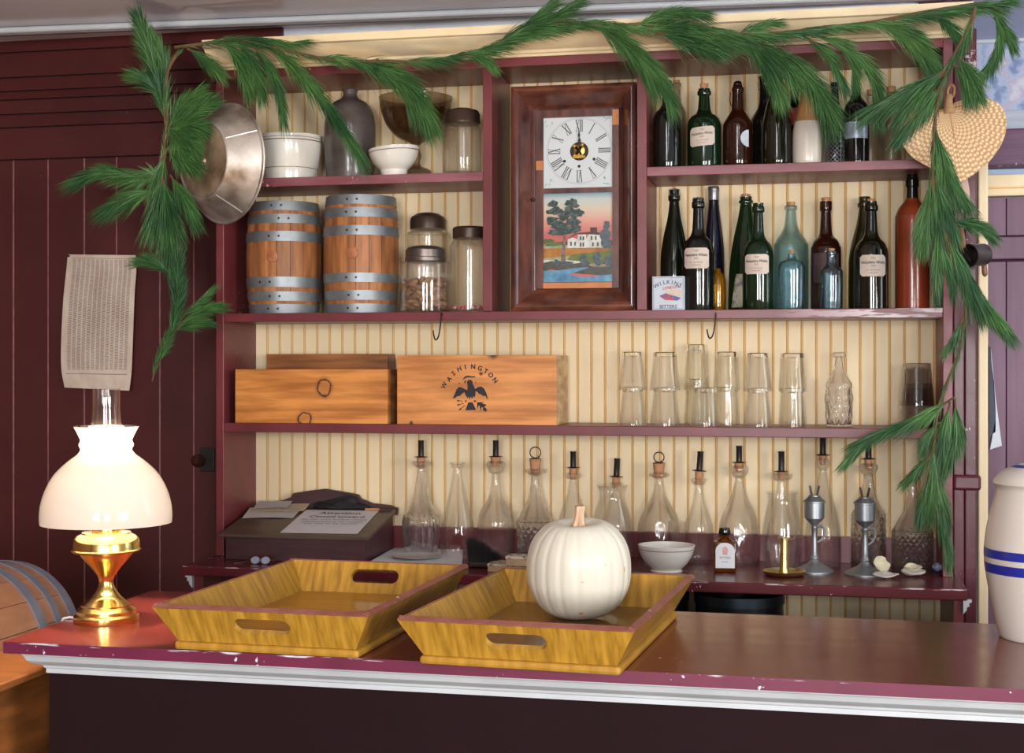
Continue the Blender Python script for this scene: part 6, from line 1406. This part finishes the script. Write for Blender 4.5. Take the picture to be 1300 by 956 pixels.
# solid blade with radiating ribs: polar grid from the neck
m = MB(); vs, fs = [], []; n = len(oc); Kr = 14; neck = W2(1205, 140)
for s in (0, 1):
    for j in range(Kr + 1):
        t = j / Kr
        for i in range(n):
            x, z = neck[0] + (oc[i][0] - neck[0]) * t, neck[1] + (oc[i][1] - neck[1]) * t
            y = (-.0035 if s == 0 else .0015) - (.0016 * (.5 + .5 * math.cos(i * PI)) * min(1, 3 * t) if s == 0 else 0) - .001 * math.cos(j * PI + i * PI * .5) * t - .010 * (x / .13) ** 2
            vs.append((x, y, z))
S_ = (Kr + 1) * n
for j in range(Kr):
    for i in range(n):
        q = (j*n+i, (j+1)*n+i, (j+1)*n+(i+1) % n, j*n+(i+1) % n); fs.append(q); fs.append(tuple(S_ + x for x in q[::-1]))
for i in range(n): fs.append((Kr*n+i, S_+Kr*n+i, S_+Kr*n+(i+1) % n, Kr*n+(i+1) % n))
m.add(vs, fs).build('blade', fm, fn, sharp=80)
straw = pm('straw_binding', (204,164,118), .7, rgb2=(170,126,84), scale=60, stretch=(1,1,4), bump=.3)
MB().tube(spl([(neck[0], -.004, neck[1] - .008), (neck[0] - .001, -.006, neck[1] + .016), (neck[0], -.005, neck[1] + .036)], 4), [.013, .0125, .012, .0105, .009, .0085, .008, .0075, .007], 12).build('handle', straw, fn)
lpz = neck[1] + .034
MB().tube(spl([(neck[0] - .004, -.005, lpz), (neck[0] - .003, -.006, lpz + .014), (neck[0] + .004, -.007, lpz + .026), (neck[0] + .011, -.006, lpz + .018), (neck[0] + .010, -.005, lpz + .002), (neck[0] + .005, -.005, lpz - .006)], 4), .0028, 8).build('hanging_loop', straw, fn)
# wooden paddle, dipper and little ladle handle
wp = thing('wooden_paddle', 'pale wooden paddle blade hanging behind the palm fan', 'paddle', PY(1222, 250, 3.668)); k = mpp(1222, 3.668)
pl = [v for v in spl([(-5*k, 30*k, 0), (3*k, 32*k, 0), (7*k, 18*k, 0), (9*k, 0, 0), (6*k, -14*k, 0), (1*k, -20*k, 0), (-5*k, -16*k, 0), (-9*k, -2*k, 0), (-8*k, 16*k, 0), (-5*k, 30*k, 0)], 3)[:-1]]
MB().prism([(v.x, v.y) for v in pl][::-1], .010).prism([(-4*k, 30*k), (3*k, 30*k), (3*k, 90*k), (-4*k, 90*k)], .009).build('blade', pm('pale_wood', (196,166,150), .6, var=.1, scale=12, stretch=(6,1,1)), wp)
dm = pm('dark_tin', (70,60,58), .35, metal=.8, rgb2=(110,100,96), scale=12); dpi = pm('dipper_inside', (44,30,32), .5, var=.1)
q = PY(1239, 324, 3.64); k = mpp(1239, 3.64); dp_ = thing('tin_dipper', 'dark tin dipper cup hanging on right post below the fan', 'dipper', q)
Md = RZ(.85) @ RY(PI / 2 - .1)
MB().lathe([(0, .030), (12.5*k, .030), (14*k, .028), (14.6*k, -.028), (15.2*k, -.030), (14*k, -.030), (13.4*k, .024), (0, .026)], 40, Md).build('cup', dm, dp_)
MB().lathe([(0, .0245), (13.2*k, .0235), (13.8*k, -.027), (13.6*k, -.027), (13.0*k, .022), (0, .023)], 40, Md).build('lining', dpi, dp_)
MB().tube(spl([(-.012, .008, -.014), (-.02, .02, .005), (-.026, .03, .03), (-.028, .03, .06)], 4), .0035, 8).build('arm', dm, dp_)
hd = thing('ladle_handle', 'short brown wooden ladle handle beside the tin dipper', 'ladle', PY(1219, 300, 3.60)); k = mpp(1219, 3.6)
MB().tube(spl([(-.004, 0, .050), (-.002, 0, .022), (.001, -.002, 0), (.004, -.003, -.022), (.005, -.003, -.030)], 4), [.003,.0035,.004,.0055,.007,.0085,.0095,.010,.010,.0105,.0105,.010,.009,.008,.0065,.004,.001], 12).build('handle', pm('ladle_wood', (112,68,40), .4, rgb2=(146,96,60), scale=14, stretch=(4,4,1)), hd)
l2 = thing('small_ladle', 'thin brown handle end poking down behind the dipper', 'ladle', PY(1250, 342, 3.70)); MB().tube(spl([(-.004, 0, .05), (-.002, 0, .02), (0, 0, -.005), (.001, 0, -.018)], 4), [.004,.004,.005,.005,.006,.006,.0065,.007,.007,.007,.006,.004,.001], 10).build('handle', pm('ladle_wood2', (120,80,58), .4, var=.2), l2)
# cloth hanging on the passage door
hc = thing('hanging_cloth', 'dark grey cloth with white corner hanging by the purple door', 'cloth', (0, 0, 0)); YH = 4.33
def strip(nm, P, mt):
    q = [PY(*p, YH) for p in P]; m = MB(); n = len(q)
    m.add([tuple(p) for p in q] + [(p.x, p.y + .0196, p.z) for i, p in enumerate(q)], [tuple(range(n)), tuple(range(2*n-1, n-1, -1))] + [(i, (i+1) % n, (i+1) % n + n, i + n) for i in range(n)]); m.build(nm, mt, hc, smooth=False)
strip('grey_fold', [(1255.5,440),(1257,445),(1262,486),(1264,520),(1264,548),(1259,552),(1255.5,560)], pm('grey_cloth', (84,84,98), .85)); strip('white_fold', [(1257.5,440),(1258.5,447),(1264,505),(1272,566),(1262,569),(1257,571),(1264,530)], linen)
# ------------------------------------------------------------------ pine garland
RN = random.Random(21)
def needles(path, n, ln, spread, t0, t1, flat, drop, rn):
    """path: world points; returns a mesh of tapered three-sided needles that point along the twig"""
    m = MB(); seg = [(b - a).length for a, b in zip(path, path[1:])]; tot = sum(seg)
    def at(t):
        d = t * tot
        for i, s in enumerate(seg):
            if d <= s or i == len(seg) - 1: f = min(1, d / s) if s else 0; return path[i].lerp(path[i+1], f), (path[i+1] - path[i]).normalized()
            d -= s
    vs, fs = [], []
    for _ in range(n):
        t = t0 + (t1 - t0) * rn.random() ** .85; p, tg = at(t)
        a = rn.random() * 2 * PI; up = Vector((0, 0, 1)); e1 = tg.cross(Vector((0, 1, 0))); e1 = e1.normalized() if e1.length > .05 else up; e2 = tg.cross(e1).normalized()
        sp = math.radians(spread) * (1.12 - .55 * t) * (.45 + .75 * rn.random()); rad = (e1 * math.cos(a) + e2 * math.sin(a) * flat)
        d = (tg * math.cos(sp) + rad * math.sin(sp)).normalized(); l = ln * rn.uniform(.72, 1.08)
        w = .00078; side = d.cross(Vector((rn.random() - .5, rn.random() - .5, rn.random() - .5))).normalized(); s2 = d.cross(side)
        mid = p + d * l * .55 + Vector((0, 0, -drop * l * .16)); tip = p + d * l + Vector((0, 0, -drop * l * .55)); o = len(vs)
        vs += [p + side * w, p - side * w * .5 + s2 * w * .87, p - side * w * .5 - s2 * w * .87, mid + side * w, mid - side * w * .5 + s2 * w * .87, mid - side * w * .5 - s2 * w * .87, tip]
        fs += [(o, o+1, o+4, o+3), (o+1, o+2, o+5, o+4), (o+2, o, o+3, o+5), (o+3, o+4, o+6), (o+4, o+5, o+6), (o+5, o+3, o+6)]
    return m.add(vs, fs)
def sprig(root, pts, n=230, ln=44, spread=26, Y=3.585, t0=.08, t1=1.0, flat=.55, drop=.35, r0=.0028):
    if len(pts[0]) == 2: pts = [(x, y, Y) for x, y in pts]
    P = spl([PY(x, y, yy) for x, y, yy in pts], 5); o = root.location
    P = [p - o for p in P]; nn = len(P)
    tw = MB().tube(P, [r0 * (1 - .7 * i / (nn - 1)) for i in range(nn)], 6).build('sprig', twig_mat, root)
    nm = needles(P, int(n * 1.3), ln * 1.06 * mpp(pts[0][0], Y), spread + 3, t0, t1, flat, drop, RN).build('needles', needle_mat, tw, smooth=True, sharp=80); nm['kind'] = 'stuff'
def stem(root, pts, r, Y=3.58, name='stem', nn=0, rev=False):
    pts = [(x, y, Y) if len((x, y, *z)) == 2 else (x, y, z[0]) for x, y, *z in pts]
    P = [p - root.location for p in spl([PY(*p) for p in pts], 5)]; n = len(P)
    o = MB().tube(P, [r * (1 - .4 * i / (n - 1)) for i in range(n)], 8).build(name, twig_mat, root)
    if nn:
        q = P[::-1] if rev else P
        k = needles(q, nn, .052, 15, 0.0, .98, .6, .3, RN).build('needles', needle_mat, o, sharp=80); k['kind'] = 'stuff'

YT = 3.55
G = thing('pine_garland', 'long green pine garland draped along the cream cornice', 'garland', PY(700, 40, YT))
stem(G, [(222,60),(245,57),(300,51),(350,60),(420,76),(500,78),(560,77),(610,66),(650,46),(690,27),(740,29),(800,31),(860,24),(930,44),(1000,40),(1060,33),(1110,27),(1165,16),(1215,8),(1252,4),(1272,16)], .0042, YT, nn=1300)
TOP = [  # path, n, length, spread, Y
 ([(238,62),(252,70),(268,82)], 230, 34, 22, YT), ([(250,57),(300,50),(345,52)], 260, 40, 13, YT), ([(300,52),(350,55),(378,53)], 170, 32, 12, YT),
 ([(282,52),(298,68),(311,98)], 330, 38, 24, 3.575), ([(300,52),(316,70),(326,92),(329,104)], 280, 36, 20, 3.57), ([(318,54),(338,80),(352,112),(358,140)], 330, 34, 18, 3.57),
 ([(330,55),(366,78),(398,112),(425,148),(450,186)], 620, 42, 20, 3.56), ([(395,72),(440,76),(475,86)], 260, 36, 14, YT), ([(440,76),(490,90),(520,112),(538,142)], 700, 46, 28, 3.56), ([(470,82),(505,102),(522,130)], 320, 44, 24, 3.57),
 ([(500,78),(550,76),(600,66)], 260, 40, 14, YT), ([(592,70),(610,74),(622,82)], 160, 22, 26, YT), ([(585,72),(625,60),(655,44)], 300, 42, 16, YT), ([(625,58),(660,40),(688,16)], 420, 46, 19, YT), ([(640,50),(690,30),(722,10)], 360, 42, 20, YT), ([(655,48),(700,38),(735,30)], 280, 34, 14, YT),
 ([(700,30),(750,28),(800,33)], 280, 38, 12, YT), ([(752,30),(784,48),(806,68),(820,88)], 620, 46, 24, 3.555), ([(790,52),(818,76),(840,104),(846,118)], 430, 40, 20, 3.565), ([(800,36),(832,22),(856,16),(880,16)], 360, 36, 20, YT), ([(815,40),(850,34),(890,40)], 420, 44, 20, YT), ([(830,44),(880,46),(920,52)], 420, 46, 20, YT), ([(860,30),(905,38),(940,46)], 300, 38, 16, YT),
 ([(845,52),(880,58),(905,64)], 150, 34, 34, YT), ([(932,46),(960,34),(975,30)], 180, 30, 18, YT), ([(925,44),(980,44),(1020,38)], 280, 40, 12, YT), ([(940,46),(962,66),(976,88),(983,104)], 520, 42, 25, 3.56), ([(955,52),(984,68),(1000,90)], 300, 40, 22, 3.565), ([(990,60),(1016,86),(1040,116),(1050,134)], 400, 46, 24, 3.57), ([(1020,90),(1040,118),(1048,140)], 260, 46, 30, 3.57),
 ([(1020,46),(1045,62),(1058,82),(1066,98)], 260, 34, 17, 3.565), ([(1030,46),(1060,52),(1078,70),(1083,88)], 300, 36, 18, 3.56), ([(1070,58),(1094,76),(1108,100),(1113,132)], 420, 38, 17, 3.56), ([(1000,44),(1050,36),(1100,30)], 260, 38, 12, YT),
 ([(1100,28),(1135,36),(1156,52),(1172,72)], 560, 44, 22, YT), ([(1120,32),(1150,44),(1170,64)], 360, 44, 24, YT), ([(1125,26),(1180,18),(1220,12)], 300, 40, 14, YT), ([(1188,18),(1200,28),(1210,40)], 180, 30, 24, YT),
 ([(1195,12),(1240,8),(1268,4)], 240, 36, 16, YT), ([(1235,8),(1258,12),(1268,30),(1268,52)], 330, 30, 22, 3.56), ([(1262,22),(1276,38),(1282,50)], 220, 26, 22, 3.56), ([(1268,50),(1262,72),(1248,92)], 300, 30, 20, 3.57)]
for pts, n, ln, sp, yy in TOP: sprig(G, pts, n, ln, sp, yy)

H = thing('pine_swag', 'green pine swag hanging down the left of the cabinet over tin pan', 'garland', PY(207, 200, 3.56))
YL = 3.54
stem(H, [(226,66),(214,88),(211,110),(212,150),(207,200),(206,235),(212,280),(222,330),(222,400),(205,440),(193,484)], .0042, YL, nn=900, rev=True)
for pts, n, ln, sp in [([(210,158),(205,124),(198,92),(188,58)], 420, 50, 20), ([(200,96),(190,66),(180,34)], 300, 44, 22), ([(204,122),(192,108),(180,100)], 200, 36, 24), ([(212,110),(208,84),(200,60)], 180, 44, 14),
  ([(212,166),(225,142),(240,128)], 240, 42, 22), ([(216,168),(236,150),(256,136)], 340, 38, 20), ([(211,172),(226,172),(238,178)], 330, 30, 34), ([(208,190),(224,188),(238,194)], 220, 26, 34), ([(212,160),(222,170),(226,186)], 260, 28, 40),
  ([(203,228),(172,224),(140,218),(112,224)], 480, 46, 16), ([(201,240),(178,246),(150,258)], 380, 44, 20), ([(205,226),(194,222),(184,226)], 150, 26, 36), ([(206,226),(202,250),(196,270)], 330, 44, 22), ([(207,226),(214,256),(220,276)], 320, 40, 22), ([(216,222),(232,248),(240,264)], 280, 36, 20), ([(207,222),(208,250),(208,290)], 320, 46, 20), ([(209,262),(214,296),(220,330)], 320, 44, 16),
  ([(222,400),(224,370),(226,340)], 260, 44, 15), ([(219,350),(204,338),(192,334)], 260, 38, 16), ([(216,430),(222,405),(226,380)], 220, 42, 15), ([(228,404),(250,386),(262,374)], 170, 26, 14), ([(226,412),(250,398),(266,392)], 260, 34, 15), ([(220,420),(240,412),(252,410)], 150, 30, 16),
  ([(214,170),(230,162),(244,160)], 360, 34, 36), ([(210,196),(204,214),(200,226)], 240, 34, 20), ([(212,190),(226,200),(238,206)], 220, 30, 30),
  ([(200,464),(212,436),(220,416)], 160, 24, 16)]:
    sprig(H, pts, int(n * 1.25), ln, sp + 2, YL)

K_ = thing('pine_swag', 'green pine swag hanging down right cabinet corner over palm fan', 'garland', PY(1195, 200, 3.54))
YR = 3.53
stem(K_, [(1238,9),(1232,34),(1217,58),(1205,85),(1196,110),(1188,145),(1185,185),(1184,230),(1190,275),(1204,310),(1222,370),(1226,400),(1216,450),(1200,492),(1188,540),(1186,600),(1186,660)], .0042, YR, nn=500)
for pts, n, ln, sp in [([(1236,14),(1226,46),(1212,70)], 180, 30, 14), ([(1204,86),(1160,112),(1124,130)], 520, 52, 18), ([(1200,90),(1172,114),(1156,132)], 360, 44, 16), ([(1196,106),(1178,132),(1154,160)], 420, 38, 16), ([(1202,92),(1184,104),(1150,120)], 260, 46, 14), ([(1215,70),(1228,88),(1235,104)], 420, 36, 26), ([(1210,80),(1222,98),(1226,112)], 240, 30, 26),
  ([(1188,150),(1188,190),(1192,220)], 240, 30, 12), ([(1188,165),(1200,205),(1212,236)], 420, 42, 17), ([(1190,190),(1206,226),(1222,248)], 300, 34, 20), ([(1184,220),(1180,252),(1176,284)], 420, 44, 15), ([(1184,224),(1190,262),(1192,300)], 420, 42, 15), ([(1186,222),(1198,256),(1206,280)], 380, 40, 18), ([(1182,240),(1172,272),(1170,292)], 260, 40, 15), ([(1205,280),(1232,284),(1244,290)], 320, 34, 22), ([(1190,290),(1190,330),(1190,352)], 320, 38, 12), ([(1192,300),(1202,334),(1206,352)], 180, 36, 12),
  ([(1200,292),(1216,330),(1236,366),(1262,398)], 620, 48, 15), ([(1222,350),(1246,382),(1268,408)], 340, 42, 14), ([(1214,320),(1224,352),(1236,380)], 280, 40, 15), ([(1222,404),(1214,424),(1208,434)], 130, 26, 20),
  ([(1212,504),(1176,526),(1140,540),(1106,554)], 620, 42, 13), ([(1150,538),(1110,554),(1086,574)], 320, 36, 14), ([(1212,506),(1214,540),(1208,566)], 420, 42, 15), ([(1206,510),(1200,546),(1198,572)], 340, 40, 16), ([(1192,536),(1180,552),(1176,562)], 180, 26, 20), ([(1185,560),(1186,600),(1182,632)], 420, 40, 16), ([(1182,578),(1166,594),(1158,602)], 220, 26, 18), ([(1188,600),(1196,634),(1198,652)], 300, 36, 16), ([(1186,640),(1198,676),(1202,700)], 260, 34, 14), ([(1180,600),(1172,632),(1170,645)], 200, 32, 14)]:
    sprig(K_, pts, n, ln, sp, YR)
